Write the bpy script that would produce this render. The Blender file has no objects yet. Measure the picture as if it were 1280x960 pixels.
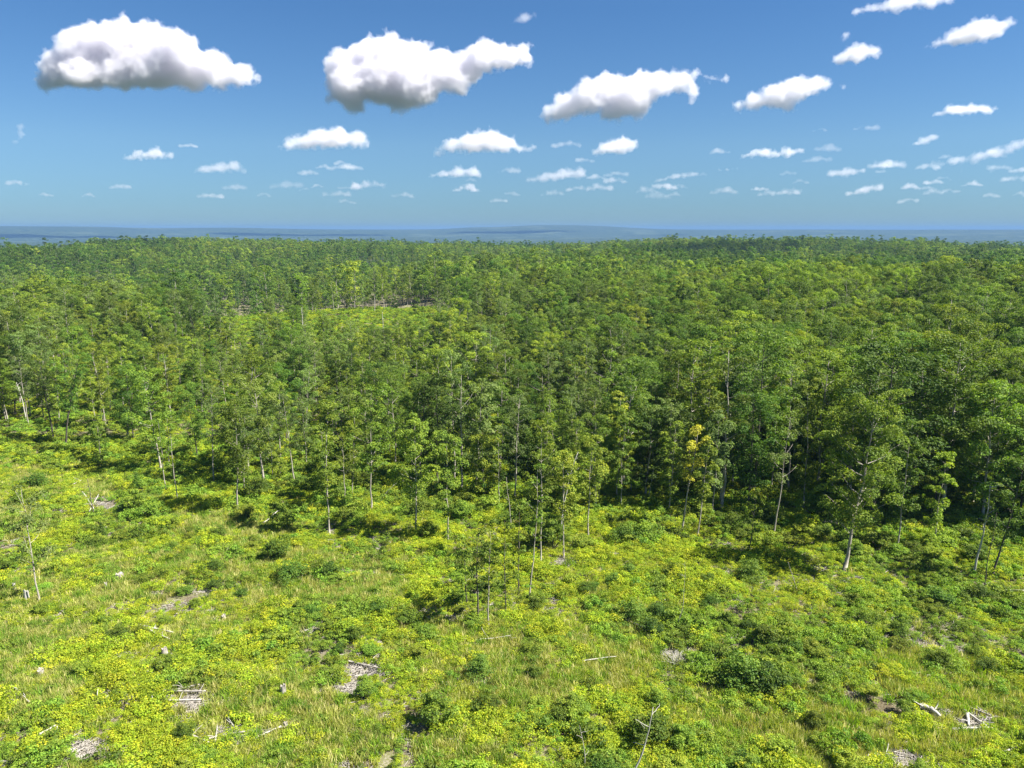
import bpy, math, random
import numpy as np
from mathutils import Vector, Matrix, noise as mnoise

S = bpy.context.scene
COL = S.collection
R = math.radians

# ------------------------------------------------------------------ camera
CAM_H = 36.0
FPX = 967.0                      # focal length in pixels of the 1280 wide photograph
PITCH = math.atan((480 - 286.5) / FPX)
cam_d = bpy.data.cameras.new('camera')
cam_d.sensor_width = 36.0
cam_d.lens = 36.0 * FPX / 1280.0
cam_d.clip_start = 0.5
cam_d.clip_end = 120000.0
cam = bpy.data.objects.new('camera', cam_d)
COL.objects.link(cam)
cam.location = (0, 0, CAM_H)
cam.rotation_euler = (math.pi / 2 - PITCH, 0, 0)
S.camera = cam

# ------------------------------------------------------------------ sky, sun, exposure
SUN_EL, SUN_AZ = R(50), R(101)
SKY_TINT = [(p, tuple(0.665 * v for v in c)) for p, c in [(0.0, (0.45, 0.71, 1.03)), (1.0, (0.55, 0.88, 1.12)), (0.03, (0.46, 0.73, 1.06)), (0.10, (0.61, 0.86, 1.10)), (0.25, (0.52, 0.83, 1.13))]]    # azimuth clockwise from the view direction (+Y)
world = bpy.data.worlds.new('World')
S.world = world
world.use_nodes = True
wn = world.node_tree
bg = wn.nodes['Background']
sky = wn.nodes.new('ShaderNodeTexSky')
sky.sky_type = 'NISHITA'
sky.sun_disc = False
sky.sun_elevation = SUN_EL
sky.sun_rotation = SUN_AZ
sky.altitude = 300
sky.air_density = 1.0
sky.dust_density = 0.3
sky.ozone_density = 3.0
# the clear, deep blue of a dry summer sky: less yellow towards the horizon than the model gives
w_tc = wn.nodes.new('ShaderNodeTexCoord'); w_xyz = wn.nodes.new('ShaderNodeSeparateXYZ'); w_r = wn.nodes.new('ShaderNodeValToRGB')
w_mx = wn.nodes.new('ShaderNodeMix'); w_mx.data_type = 'RGBA'; w_mx.blend_type = 'MULTIPLY'; w_mx.inputs['Factor'].default_value = 1.0
for _e, (_p, _c) in zip([w_r.color_ramp.elements[0], w_r.color_ramp.elements[1]] + [w_r.color_ramp.elements.new(0.5) for _ in range(3)],
                        SKY_TINT):
    _e.position = _p; _e.color = (*_c, 1)
wn.links.new(w_tc.outputs['Generated'], w_xyz.inputs[0]); wn.links.new(w_xyz.outputs['Z'], w_r.inputs[0])
wn.links.new(sky.outputs['Color'], w_mx.inputs['A']); wn.links.new(w_r.outputs['Color'], w_mx.inputs['B'])
wn.links.new(w_mx.outputs['Result'], bg.inputs['Color'])
bg.inputs['Strength'].default_value = 0.05
sun_d = bpy.data.lights.new('sun', 'SUN')
sun_d.energy = 5.0
sun_d.angle = R(0.53)
sun_d.color = (1.0, 0.955, 0.88)
sun = bpy.data.objects.new('sun', sun_d)
COL.objects.link(sun)
sdir = Vector((math.sin(SUN_AZ) * math.cos(SUN_EL), math.cos(SUN_AZ) * math.cos(SUN_EL), math.sin(SUN_EL)))
sun.rotation_euler = sdir.to_track_quat('Z', 'Y').to_euler()
S.view_settings.view_transform = 'Standard'
S.view_settings.look = 'None'
S.view_settings.exposure = 1.66
S.view_settings.gamma = 1.0
S.view_settings.use_curve_mapping = False
S.render.engine = 'CYCLES'
cy = S.cycles
cy.use_denoising = True
cy.max_bounces = 14
cy.diffuse_bounces = 4
cy.glossy_bounces = 1
cy.transmission_bounces = 3
cy.transparent_max_bounces = 8
cy.volume_bounces = 12
cy.volume_step_rate = 2.0
cy.volume_max_steps = 256
cy.caustics_reflective = False
cy.caustics_refractive = False
cy.sample_clamp_indirect = 6.0

# ------------------------------------------------------------------ helpers
FZ, FY = -math.sin(PITCH), math.cos(PITCH)
def ray(px, py):
    """direction of a pixel of the 1280x960 photograph"""
    u, v = (px - 640) / FPX, (480 - py) / FPX
    return Vector((u, FY + v * math.sin(PITCH), FZ + v * math.cos(PITCH)))

def project(x, y, z):
    """photograph pixel of a world point (arrays allowed)"""
    dz = z - CAM_H
    f = y * FY + dz * FZ
    up = y * math.sin(PITCH) + dz * math.cos(PITCH)
    return 640 + FPX * x / f, 480 - FPX * up / f

def tag(o, label=None, cat=None, group=None, kind=None):
    if label: o['label'] = label
    if cat: o['category'] = cat
    if group: o['group'] = group
    if kind: o['kind'] = kind
    return o

def empty(name, loc, rz=0.0):
    o = bpy.data.objects.new(name, None)
    o.empty_display_size = 0.5
    COL.objects.link(o)
    o.location = loc
    o.rotation_euler = (0, 0, rz)
    return o

def smooth(a, b, x):
    t = np.clip((x - a) / (b - a), 0, 1)
    return t * t * (3 - 2 * t)

# value noise in numpy (fractal), used to lay things out
def vnoise(x, y, seed=0):
    xi, yi = np.floor(x).astype(np.int64), np.floor(y).astype(np.int64)
    xf, yf = x - xi, y - yi
    xf, yf = xf * xf * (3 - 2 * xf), yf * yf * (3 - 2 * yf)
    def h(a, b):
        n = (a * 374761393 + b * 668265263 + seed * 974634777) & 0xffffffff
        n = ((n ^ (n >> 13)) * 1274126177) & 0xffffffff
        return ((n ^ (n >> 16)) & 0xffff) / 65535.0
    return (h(xi, yi) * (1 - xf) + h(xi + 1, yi) * xf) * (1 - yf) + (h(xi, yi + 1) * (1 - xf) + h(xi + 1, yi + 1) * xf) * yf

def fnoise(x, y, scale, seed=0, oct=4):
    x, y = np.asarray(x, float) / scale, np.asarray(y, float) / scale
    s, a, t = 0, 1, 0
    for k in range(oct):
        s = s + a * vnoise(x * 2 ** k, y * 2 ** k, seed + k * 17)
        t += a
        a *= 0.5
    return s / t

# material helper
def new_mat(name):
    m = bpy.data.materials.new(name)
    m.use_nodes = True
    m.node_tree.nodes.clear()
    return m, m.node_tree
def N(nt, t, **kw):
    n = nt.nodes.new(t)
    for k, v in kw.items():
        setattr(n, k, v)
    return n
def ramp(nt, stops):
    n = nt.nodes.new('ShaderNodeValToRGB')
    el = n.color_ramp.elements
    while len(el) < len(stops):
        el.new(0.5)
    for e, (p, c) in zip(el, stops):
        e.position = p
        e.color = (*c, 1) if len(c) == 3 else c
    return n
# ------------------------------------------------------------------ terrain
RIDGE_PX = np.array([-400, 0, 100, 140, 250, 330, 450, 520, 620, 740, 800, 900, 1000, 1150, 1200, 1300, 1700])
RIDGE_Y = np.array([311, 311, 307, 299, 298, 299, 301, 303, 306, 305, 299, 298, 297, 299, 303, 305, 305])
NEAR_D = np.array([0, 200, 260, 330, 450, 600, 750, 880, 1020])
NEAR_L = np.array([0, 0, 0, -1.0, -19, -15, -9, -3, 2])
NEAR_R = np.array([0, 0, 0, 0, -2, -5, -9, -13, -6])

def terrain(x, y):
    x = np.asarray(x, float); y = np.asarray(y, float)
    d = np.hypot(x, y)
    yy = np.maximum(y, 1e-3)
    px = 640 + FPX * (x / yy) * FY
    px = np.where(y <= 0, np.where(x < 0, -400, 1700), px)
    side = smooth(240, 760, px)
    z = np.interp(d, NEAR_D, NEAR_L) * (1 - side) + np.interp(d, NEAR_D, NEAR_R) * side
    # wooded ridge about a kilometre off
    ry = np.interp(px, RIDGE_PX, RIDGE_Y)
    ang = PITCH - np.arctan((480 - ry) / FPX)
    rz = CAM_H - 1150 * np.tan(ang) - 22.5 + (fnoise(x, y, 45, 61, 3) - 0.5) * 6
    k = smooth(820, 1150, d)
    z = z * (1 - k) + rz * k
    z = z * (1 - smooth(1200, 2400, d)) + (-52) * smooth(1200, 2400, d)
    # little knolls and hollows
    z = z + (fnoise(x, y, 14, 3, 3) - 0.5) * 1.5 * smooth(20, 60, d) + (fnoise(x, y, 90, 5, 3) - 0.5) * 5 * smooth(150, 500, d) + (fnoise(x, y, 230, 27, 3) - 0.5) * 16 * smooth(330, 600, d) * smooth(1150, 950, d)
    z = z + (fnoise(x, y, 900, 8, 4) - 0.5) * 60 * smooth(2200, 5000, d)
    # far blue uplands
    far = smooth(7500, 10500, d)
    hill = 26 + 9 * (fnoise(px, px * 0, 110, 2, 3) - 0.5) * 2
    hill = hill + 98 * np.exp(-((px - 668) / 62.0) ** 2) + 74 * np.exp(-((px - 745) / 60.0) ** 2) + 34 * np.exp(-((px - 590) / 30.0) ** 2)
    hill = hill + 66 * np.exp(-((px - 20) / 80.0) ** 2) + 58 * np.exp(-((px - 130) / 70.0) ** 2) + 46 * np.exp(-((px - 290) / 90.0) ** 2)
    hill = CAM_H + (hill - CAM_H) * 0.52
    z = z * (1 - far) + hill * far
    # a clearing floor that rises a little where the photograph shows the second glade
    gl = np.exp(-((px - 440) / 170.0) ** 2) * np.exp(-((d - 290) / 50.0) ** 2)
    return z + 5.5 * gl

def gz(x, y):
    return float(terrain(np.array([x]), np.array([y]))[0])

def gp(px, py):
    """point of the ground that shows at a pixel of the photograph"""
    r = ray(px, py)
    t = 20.0
    for i in range(4000):
        p = Vector((0, 0, CAM_H)) + r * t
        if p.z <= gz(p.x, p.y):
            break
        t += 0.25 if t < 300 else 1.5
    return Vector((p.x, p.y, gz(p.x, p.y)))

def height_to(p, py):
    """height of a thing standing at p whose top shows at row py"""
    r = ray(640, py)
    return CAM_H + r.z * (p.y / r.y) - p.z

def mesh_np(name, verts, faces, mats=(), smooth_=False, tint=None, midx=None):
    me = bpy.data.meshes.new(name)
    faces = np.asarray(faces)
    k = faces.shape[1]
    me.vertices.add(len(verts)); me.vertices.foreach_set('co', np.asarray(verts, 'f').ravel())
    me.loops.add(faces.size); me.loops.foreach_set('vertex_index', faces.astype('i').ravel())
    me.polygons.add(len(faces)); me.polygons.foreach_set('loop_start', np.arange(0, faces.size, k, dtype='i'))
    for m in mats: me.materials.append(m)
    if midx is not None: me.polygons.foreach_set('material_index', np.asarray(midx, 'i'))
    me.polygons.foreach_set('use_smooth', np.full(len(faces), bool(smooth_)))
    if tint is not None:
        a = me.attributes.new('tint', 'FLOAT', 'FACE'); a.data.foreach_set('value', np.asarray(tint, 'f'))
    me.update(calc_edges=True)
    return me

def ground_material():
    m, nt = new_mat('forest_floor')
    out = N(nt, 'ShaderNodeOutputMaterial'); b = N(nt, 'ShaderNodeBsdfPrincipled')
    b.inputs['Roughness'].default_value = 0.95; b.inputs['Specular IOR Level'].default_value = 0.1
    geo = N(nt, 'ShaderNodeNewGeometry')
    def noise(scale, det=5, rough=0.6):
        n = N(nt, 'ShaderNodeTexNoise'); n.inputs['Scale'].default_value = scale; n.inputs['Detail'].default_value = det
        n.inputs['Roughness'].default_value = rough; nt.links.new(geo.outputs['Position'], n.inputs['Vector']); return n
    # near: litter, soil, moss and short growth
    n1 = noise(0.35); n2 = noise(5.5, 8, 0.8)
    mixn = N(nt, 'ShaderNodeMath', operation='ADD'); 
    h = N(nt, 'ShaderNodeMath', operation='MULTIPLY'); h.inputs[1].default_value = 0.5
    nt.links.new(n1.outputs[0], mixn.inputs[0]); nt.links.new(n2.outputs[0], mixn.inputs[1]); nt.links.new(mixn.outputs[0], h.inputs[0])
    r1 = ramp(nt, [(0.38, (0.05, 0.035, 0.018)), (0.45, (0.12, 0.10, 0.06)), (0.50, (0.20, 0.175, 0.12)), (0.54, (0.12, 0.13, 0.03)), (0.60, (0.26, 0.235, 0.17))])
    nt.links.new(h.outputs[0], r1.inputs[0])
    # far: woods, fields
    n3 = noise(0.02, 8, 0.75); n4 = noise(0.0016, 5, 0.6)
    r3 = ramp(nt, [(0.35, (0.012, 0.024, 0.012)), (0.5, (0.028, 0.045, 0.022)), (0.65, (0.06, 0.08, 0.04))])
    nt.links.new(n3.outputs[0], r3.inputs[0])
    r4 = ramp(nt, [(0.56, (0, 0, 0)), (0.62, (1, 1, 1))])
    nt.links.new(n4.outputs[0], r4.inputs[0])
    mx = N(nt, 'ShaderNodeMix', data_type='RGBA'); mx.inputs['B'].default_value = (0.055, 0.075, 0.04, 1)
    nt.links.new(r4.outputs[0], mx.inputs['Factor']); nt.links.new(r3.outputs[0], mx.inputs['A'])
    ln = N(nt, 'ShaderNodeVectorMath', operation='LENGTH'); nt.links.new(geo.outputs['Position'], ln.inputs[0])
    mr = N(nt, 'ShaderNodeMapRange'); mr.inputs['From Min'].default_value = 500; mr.inputs['From Max'].default_value = 900
    nt.links.new(ln.outputs['Value'], mr.inputs['Value'])
    m2 = N(nt, 'ShaderNodeMix', data_type='RGBA')
    nt.links.new(mr.outputs[0], m2.inputs['Factor']); nt.links.new(r1.outputs[0], m2.inputs['A']); nt.links.new(mx.outputs['Result'], m2.inputs['B'])
    nt.links.new(m2.outputs['Result'], b.inputs['Base Color'])
    bp = N(nt, 'ShaderNodeBump'); bp.inputs['Strength'].default_value = 0.6; bp.inputs['Distance'].default_value = 0.3
    nt.links.new(n2.outputs[0], bp.inputs['Height']); nt.links.new(bp.outputs[0], b.inputs['Normal'])
    nt.links.new(b.outputs[0], out.inputs[0])
    return m

def build_ground():
    az = np.concatenate([np.linspace(-180, -42, 40)[:-1], np.linspace(-42, 42, 420), np.linspace(42, 180, 40)[1:]])
    az = np.radians(az)
    rad = np.concatenate([[0.01, 8, 16, 24], np.arange(30, 130, 0.9), np.geomspace(130, 19000, 300)])
    A, Rr = np.meshgrid(az, rad)
    X, Y = np.sin(A) * Rr, np.cos(A) * Rr
    Z = terrain(X, Y)
    n, k = len(rad), len(az)
    idx = np.arange(n * k).reshape(n, k)
    f = np.stack([idx[:-1, :-1], idx[:-1, 1:], idx[1:, 1:], idx[1:, :-1]], -1).reshape(-1, 4)[:, ::-1]
    me = mesh_np('ground', np.stack([X, Y, Z], -1).reshape(-1, 3), f, [ground_material()], True)
    o = bpy.data.objects.new('ground', me); COL.objects.link(o)
    tag(o, kind='structure')
    return float(Z.min()), float(Z.max())
ZMIN, ZMAX = build_ground()

# ------------------------------------------------------------------ the air
def build_haze():
    m, nt = new_mat('haze_air')
    out = N(nt, 'ShaderNodeOutputMaterial'); pv = N(nt, 'ShaderNodeVolumePrincipled')
    pv.inputs['Color'].default_value = HAZE_COL
    pv.inputs['Density'].default_value = HAZE_DENS
    pv.inputs['Anisotropy'].default_value = 0.0
    nt.links.new(pv.outputs[0], out.inputs['Volume'])
    x0, x1, y0, y1, z0, z1 = -21000, 21000, -21000, 21000, ZMIN - 1, max(ZMAX, 60) + 2
    v = [(x, y, z) for x in (x0, x1) for y in (y0, y1) for z in (z0, z1)]
    f = [(0, 1, 3, 2), (4, 6, 7, 5), (0, 4, 5, 1), (2, 3, 7, 6), (0, 2, 6, 4), (1, 5, 7, 3)]
    me = mesh_np('haze', v, f, [m])
    o = bpy.data.objects.new('haze', me); COL.objects.link(o)
    tag(o, kind='stuff')
HAZE_COL = (0.16, 0.30, 0.54, 1)
HAZE_DENS = 0.9e-4
build_haze()
# ------------------------------------------------------------------ plant materials
def leaf_mat(name, stops, trans=0.32, hue_var=0.013, val_var=0.38):
    m, nt = new_mat(name)
    out = N(nt, 'ShaderNodeOutputMaterial')
    at = N(nt, 'ShaderNodeAttribute', attribute_name='tint')
    oi = N(nt, 'ShaderNodeObjectInfo')
    r = ramp(nt, stops)
    nt.links.new(at.outputs['Fac'], r.inputs[0])
    hs = N(nt, 'ShaderNodeHueSaturation')
    mh = N(nt, 'ShaderNodeMapRange'); mh.inputs['To Min'].default_value = 0.5 - hue_var; mh.inputs['To Max'].default_value = 0.5 + hue_var
    nt.links.new(oi.outputs['Random'], mh.inputs['Value']); nt.links.new(mh.outputs[0], hs.inputs['Hue'])
    w = N(nt, 'ShaderNodeTexWhiteNoise', noise_dimensions='1D'); nt.links.new(oi.outputs['Random'], w.inputs['W'])
    mv = N(nt, 'ShaderNodeMapRange'); mv.inputs['To Min'].default_value = 1 - val_var; mv.inputs['To Max'].default_value = 1 + val_var
    nt.links.new(w.outputs['Value'], mv.inputs['Value']); nt.links.new(mv.outputs[0], hs.inputs['Value'])
    nt.links.new(r.outputs[0], hs.inputs['Color'])
    p = N(nt, 'ShaderNodeBsdfPrincipled'); p.inputs['Roughness'].default_value = 0.6; p.inputs['Specular IOR Level'].default_value = 0.22
    nt.links.new(hs.outputs[0], p.inputs['Base Color'])
    t = N(nt, 'ShaderNodeBsdfTranslucent')
    tm = N(nt, 'ShaderNodeMix', data_type='RGBA', blend_type='MULTIPLY'); tm.inputs['Factor'].default_value = 1
    tm.inputs['B'].default_value = (1.5, 1.6, 0.5, 1)
    nt.links.new(hs.outputs[0], tm.inputs['A']); nt.links.new(tm.outputs['Result'], t.inputs['Color'])
    mx = N(nt, 'ShaderNodeMixShader'); mx.inputs[0].default_value = trans
    nt.links.new(p.outputs[0], mx.inputs[1]); nt.links.new(t.outputs[0], mx.inputs[2]); nt.links.new(mx.outputs[0], out.inputs[0])
    return m

def bark_mat(name, c0, c1):
    m, nt = new_mat(name)
    out = N(nt, 'ShaderNodeOutputMaterial'); p = N(nt, 'ShaderNodeBsdfPrincipled'); p.inputs['Roughness'].default_value = 0.9
    tc = N(nt, 'ShaderNodeTexCoord'); mp = N(nt, 'ShaderNodeMapping'); mp.inputs['Scale'].default_value = (3, 3, 0.8)
    n = N(nt, 'ShaderNodeTexNoise'); n.inputs['Scale'].default_value = 2.2; n.inputs['Detail'].default_value = 6; n.inputs['Roughness'].default_value = 0.7
    nt.links.new(tc.outputs['Object'], mp.inputs[0]); nt.links.new(mp.outputs[0], n.inputs['Vector'])
    r = ramp(nt, [(0.35, c0), (0.65, c1)]); nt.links.new(n.outputs[0], r.inputs[0]); nt.links.new(r.outputs[0], p.inputs['Base Color'])
    b = N(nt, 'ShaderNodeBump'); b.inputs['Strength'].default_value = 0.5; b.inputs['Distance'].default_value = 0.05
    nt.links.new(n.outputs[0], b.inputs['Height']); nt.links.new(b.outputs[0], p.inputs['Normal'])
    nt.links.new(p.outputs[0], out.inputs[0])
    return m

M = {
    'green': leaf_mat('leaves_green', [(0.0, (0.057, 0.103, 0.014)), (0.5, (0.114, 0.183, 0.020)), (1.0, (0.229, 0.279, 0.025))]),
    'lime': leaf_mat('leaves_yellow_green', [(0.0, (0.078, 0.130, 0.015)), (0.5, (0.164, 0.227, 0.022)), (1.0, (0.296, 0.323, 0.031))]),
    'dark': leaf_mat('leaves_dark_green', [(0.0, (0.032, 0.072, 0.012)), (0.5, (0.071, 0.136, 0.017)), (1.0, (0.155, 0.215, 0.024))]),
    'grey': leaf_mat('leaves_grey_green', [(0.0, (0.065, 0.112, 0.030)), (0.5, (0.117, 0.175, 0.044)), (1.0, (0.187, 0.238, 0.062))]),
    'gold': leaf_mat('leaves_turning_yellow', [(0.0, (0.20, 0.21, 0.015)), (0.5, (0.46, 0.44, 0.05)), (1.0, (0.60, 0.54, 0.08))], val_var=0.05, hue_var=0.003),
    'olive': leaf_mat('leaves_olive', [(0.0, (0.058, 0.102, 0.019)), (0.5, (0.117, 0.177, 0.031)), (1.0, (0.195, 0.245, 0.046))]),
    'bramble': leaf_mat('bramble_leaves', [(0.0, (0.11, 0.175, 0.012)), (0.45, (0.24, 0.32, 0.018)), (0.8, (0.35, 0.40, 0.022)), (1.0, (0.46, 0.43, 0.025))], trans=0.35, val_var=0.22),
    'herb': leaf_mat('herb_leaves', [(0.0, (0.065, 0.143, 0.019)), (0.5, (0.156, 0.260, 0.026)), (1.0, (0.273, 0.364, 0.039))], trans=0.35, val_var=0.25),
    'grass': leaf_mat('grass_blades', [(0.0, (0.20, 0.235, 0.04)), (0.5, (0.32, 0.35, 0.07)), (0.8, (0.42, 0.41, 0.13)), (1.0, (0.50, 0.43, 0.20))], trans=0.3, hue_var=0.012, val_var=0.2),
    'bark': bark_mat('grey_bark', (0.15, 0.13, 0.10), (0.42, 0.38, 0.32)),
    'darkbark': bark_mat('dark_bark', (0.035, 0.03, 0.022), (0.11, 0.095, 0.075)),
    'pale': bark_mat('weathered_pale_wood', (0.24, 0.225, 0.19), (0.50, 0.475, 0.42)),
    'brownwood': bark_mat('weathered_brown_wood', (0.17, 0.15, 0.125), (0.40, 0.37, 0.32)),
}

class MB:
    """collects quads: leaves, tubes; one mesh at the end"""
    def __init__(s):
        s.v, s.f, s.t, s.m, s.n = [], [], [], [], 0
    def add(s, v, f, t, m=0):
        s.v.append(np.asarray(v, 'f')); s.f.append(np.asarray(f) + s.n); s.n += len(v)
        s.t.append(np.broadcast_to(np.asarray(t, 'f'), (len(f),))); s.m.append(np.full(len(f), m, 'i'))
    def mesh(s, name, mats, smooth_=False):
        return mesh_np(name, np.concatenate(s.v), np.concatenate(s.f), mats, smooth_, np.concatenate(s.t), np.concatenate(s.m))
    def merge(s, o, dm):
        s.v += o.v; s.f += [f + s.n for f in o.f]; s.t += o.t; s.m += [m + dm for m in o.m]; s.n += o.n

def unit(a):
    return a / np.maximum(np.linalg.norm(a, axis=-1, keepdims=True), 1e-9)

def leaves(mb, c, nrm, size, tint, rng, aspect=0.62, m=0):
    n = len(c)
    a = unit(np.cross(nrm, unit(rng.normal(size=(n, 3)))))
    b = np.cross(nrm, a)
    L = (size * rng.uniform(0.7, 1.3, n))[:, None] * 0.5
    W = L * aspect
    v = np.stack([c - a * L, c + b * W + a * L * 0.1, c + a * L, c - b * W + a * L * 0.1], 1)
    v[:, 0] -= nrm * L * 0.25; v[:, 2] -= nrm * L * 0.35
    f = np.arange(4 * n).reshape(n, 4)
    mb.add(v.reshape(-1, 3), f, tint, m)

def tube(mb, pts, rads, sides=6, m=0, tint=0.5):
    pts = np.asarray(pts, float); n = len(pts)
    d = np.gradient(pts, axis=0); d = unit(d)
    ref = np.where(np.abs(d[:, 2:3]) > 0.9, np.array([[1., 0, 0]]), np.array([[0, 0, 1.]]))
    u = unit(np.cross(d, ref)); w = np.cross(d, u)
    a = np.linspace(0, 2 * np.pi, sides, endpoint=False)
    ring = pts[:, None] + (u[:, None] * np.cos(a)[None, :, None] + w[:, None] * np.sin(a)[None, :, None]) * np.asarray(rads, float)[:, None, None]
    v = ring.reshape(-1, 3)
    f = []
    for i in range(n - 1):
        for j in range(sides):
            k = (j + 1) % sides
            f.append((i * sides + j, i * sides + k, (i + 1) * sides + k, (i + 1) * sides + j))
    # end caps
    for i in (0, n - 1):
        for j in range(0, sides - 2, 2):
            q = (i * sides, i * sides + j + 1, i * sides + j + 2, i * sides + (j + 3) % sides if j + 3 < sides else i * sides)
            if len(set(q)) == 4: f.append(q)
    mb.add(v, f, tint, m)

def pad(mb, c, r, n, leaf, rng, flat=0.45, tilt=None, base_t=0.5):
    """one spray of leaves: a flattened tuft, denser on its upper shell"""
    d = unit(rng.normal(size=(n, 3)))
    d[:, 2] = np.where(d[:, 2] < -0.2, -d[:, 2], d[:, 2])
    rr = rng.uniform(0.3, 1.0, n)[:, None] ** 0.4
    p = d * rr * r * np.array([1, 1, flat]) * rng.uniform(0.8, 1.2, 3)
    if tilt is not None:
        p[:, 2] += p[:, 0] * tilt[0] + p[:, 1] * tilt[1]
    nrm = unit(np.array([0, 0, 0.5]) + d * 0.75 + rng.normal(size=(n, 3)) * 0.45)
    t = np.clip(base_t + rng.normal(size=n) * 0.17 + d[:, 2] * 0.12, 0, 1)
    leaves(mb, p + c, nrm, leaf, t, rng)

def wander(p0, p1, k, amp, rng, bow=None):
    p0, p1 = np.asarray(p0, float), np.asarray(p1, float)
    t = np.linspace(0, 1, k)[:, None]
    L = np.linalg.norm(p1 - p0)
    w = np.cumsum(rng.normal(size=(k, 3)), 0); w -= w[0]; w -= t * w[-1]
    p = p0 + (p1 - p0) * t + w * amp * L / k
    if bow is not None: p += np.asarray(bow) * (4 * t * (1 - t))
    return p

def tree_mb(seed, H=17., W=3.2, lo=0.35, pads=60, pr=0.85, nl=75, leaf=0.225, r0=0.15, lean=(0, 0), prof='oval', flat=0.45,
            fork=0, tmean=0.5, bare=0.0, up=0.8, side_pads=0):
    flat = flat + 0.32; pads = int(pads * 1.0); W = W * 0.98; lo = lo * 0.85
    rng = np.random.default_rng(seed)
    tr, cr = MB(), MB()
    top = np.array([lean[0] * H, lean[1] * H, H * 0.94])
    stem = wander((0, 0, -0.4), top, 10, 0.05, rng)
    ts = np.linspace(0, 1, 10)
    rads = r0 * (1 - ts * 0.86) * (1 + 0.5 * np.exp(-ts * 18))
    tube(tr, stem, rads, 7)
    at = lambda h: np.array([np.interp(h, stem[:, 2], stem[:, i]) for i in range(3)])
    nlimb = max(5, int(pads / 3))
    ga = rng.uniform(0, 6.28)
    for i in range(nlimb):
        u = (i + rng.uniform(0, 1)) / nlimb
        if prof == 'oval': w = math.sin(math.pi * (0.14 + 0.74 * u)) ** 0.6
        elif prof == 'top': w = 0.35 + 0.75 * u if u < 0.75 else (1.9 - 1.25 * u)
        elif prof == 'cone': w = 1.05 - 0.9 * u
        elif prof == 'vase': w = 0.25 + 0.9 * u ** 1.3
        h = H * (lo + (0.97 - lo) * u)
        ga += 2.4 + rng.uniform(-0.5, 0.5)
        w = W * w * rng.uniform(0.65, 1.2)
        rise = w * up * rng.uniform(0.6, 1.3) * (1.2 if prof == 'vase' else 1)
        s = at(max(h - rise, H * lo * 0.8))
        dirv = np.array([math.cos(ga), math.sin(ga), 0])
        e = s + dirv * w + np.array([0, 0, rise])
        e[2] = min(e[2], H * 0.985)
        br = wander(s, e, 5, 0.12, rng, bow=(0, 0, -0.08 * w))
        rb = max(0.018, r0 * 0.34 * (1 - 0.5 * u))
        tube(tr, br, np.linspace(rb, 0.012, 5), 4)
        if rng.uniform() < bare: continue
        for k, fr in enumerate((1.0, 0.74, 0.45)[:3 if w > 1.1 else 2]):
            c = s + (e - s) * fr + rng.normal(size=3) * np.array([0.32, 0.32, 0.22]) * pr
            r = pr * rng.uniform(0.65, 1.25) * (1 - 0.12 * k)
            c[2] = min(c[2], H - 0.3 * r)
            pad(cr, c, r, int((2.1 if leaf < 0.3 else 1.5) * nl * (r / pr) ** 2 * rng.uniform(0.7, 1.2)), leaf, rng, flat, rng.normal(size=2) * 0.25, tmean + rng.normal() * 0.10)
    for k in range(3):
        c = at(H * 0.94) + rng.normal(size=3) * np.array([.5, .5, .25]) * pr
        pad(cr, c, pr * 0.75, int(nl * 0.6), leaf, rng, 0.7, None, tmean + 0.08)
    for k in range(side_pads):     # epicormic sprays low on the stem
        h = H * rng.uniform(0.12, lo); a = rng.uniform(0, 6.28)
        c = at(h) + np.array([math.cos(a), math.sin(a), 0]) * rng.uniform(0.15, 0.6)
        pad(cr, c, pr * 0.4, int(nl * 0.25), leaf, rng, 0.7, None, tmean)
    return tr, cr

KINDS = [   # kind name, leaf material, bark, parameters
    ('full', 'green', 'bark', dict(H=17, W=3.3, lo=0.34, pads=78, pr=0.95, nl=80)),
    ('full', 'green', 'bark', dict(H=16, W=3.0, lo=0.30, pads=72, pr=0.95, nl=80, side_pads=6)),
    ('full', 'lime', 'bark', dict(H=17, W=3.1, lo=0.36, pads=70, pr=0.9, nl=80, prof='top')),
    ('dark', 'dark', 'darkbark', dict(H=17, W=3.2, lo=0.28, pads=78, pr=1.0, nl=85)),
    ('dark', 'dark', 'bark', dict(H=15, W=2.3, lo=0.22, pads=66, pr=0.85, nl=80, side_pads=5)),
    ('narrow', 'green', 'bark', dict(H=17, W=1.7, lo=0.25, pads=60, pr=0.7, nl=70, r0=0.11, side_pads=8)),
    ('narrow', 'lime', 'bark', dict(H=15, W=1.6, lo=0.30, pads=54, pr=0.7, nl=66, r0=0.10, side_pads=6)),
    ('narrow', 'grey', 'bark', dict(H=16, W=1.9, lo=0.32, pads=54, pr=0.75, nl=60, r0=0.11, flat=0.6)),
    ('sparse', 'green', 'bark', dict(H=17, W=2.2, lo=0.5, pads=36, pr=0.7, nl=45, r0=0.12, bare=0.2)),
    ('sparse', 'olive', 'bark', dict(H=16, W=2.6, lo=0.45, pads=42, pr=0.75, nl=45, r0=0.12, bare=0.2)),
    ('sparse', 'grey', 'bark', dict(H=18, W=2.8, lo=0.48, pads=45, pr=0.8, nl=50, r0=0.13, prof='top', bare=0.1)),
    ('olive', 'olive', 'bark', dict(H=16, W=2.9, lo=0.38, pads=66, pr=0.9, nl=70, prof='top', tmean=0.55)),
    ('young', 'lime', 'bark', dict(H=8, W=1.7, lo=0.12, pads=42, pr=0.65, nl=66, r0=0.06)),
    ('young', 'green', 'bark', dict(H=9, W=1.5, lo=0.15, pads=42, pr=0.6, nl=66, r0=0.06)),
    ('young', 'dark', 'bark', dict(H=7, W=1.6, lo=0.10, pads=40, pr=0.6, nl=66, r0=0.06)),
]
PROTO = []
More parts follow.
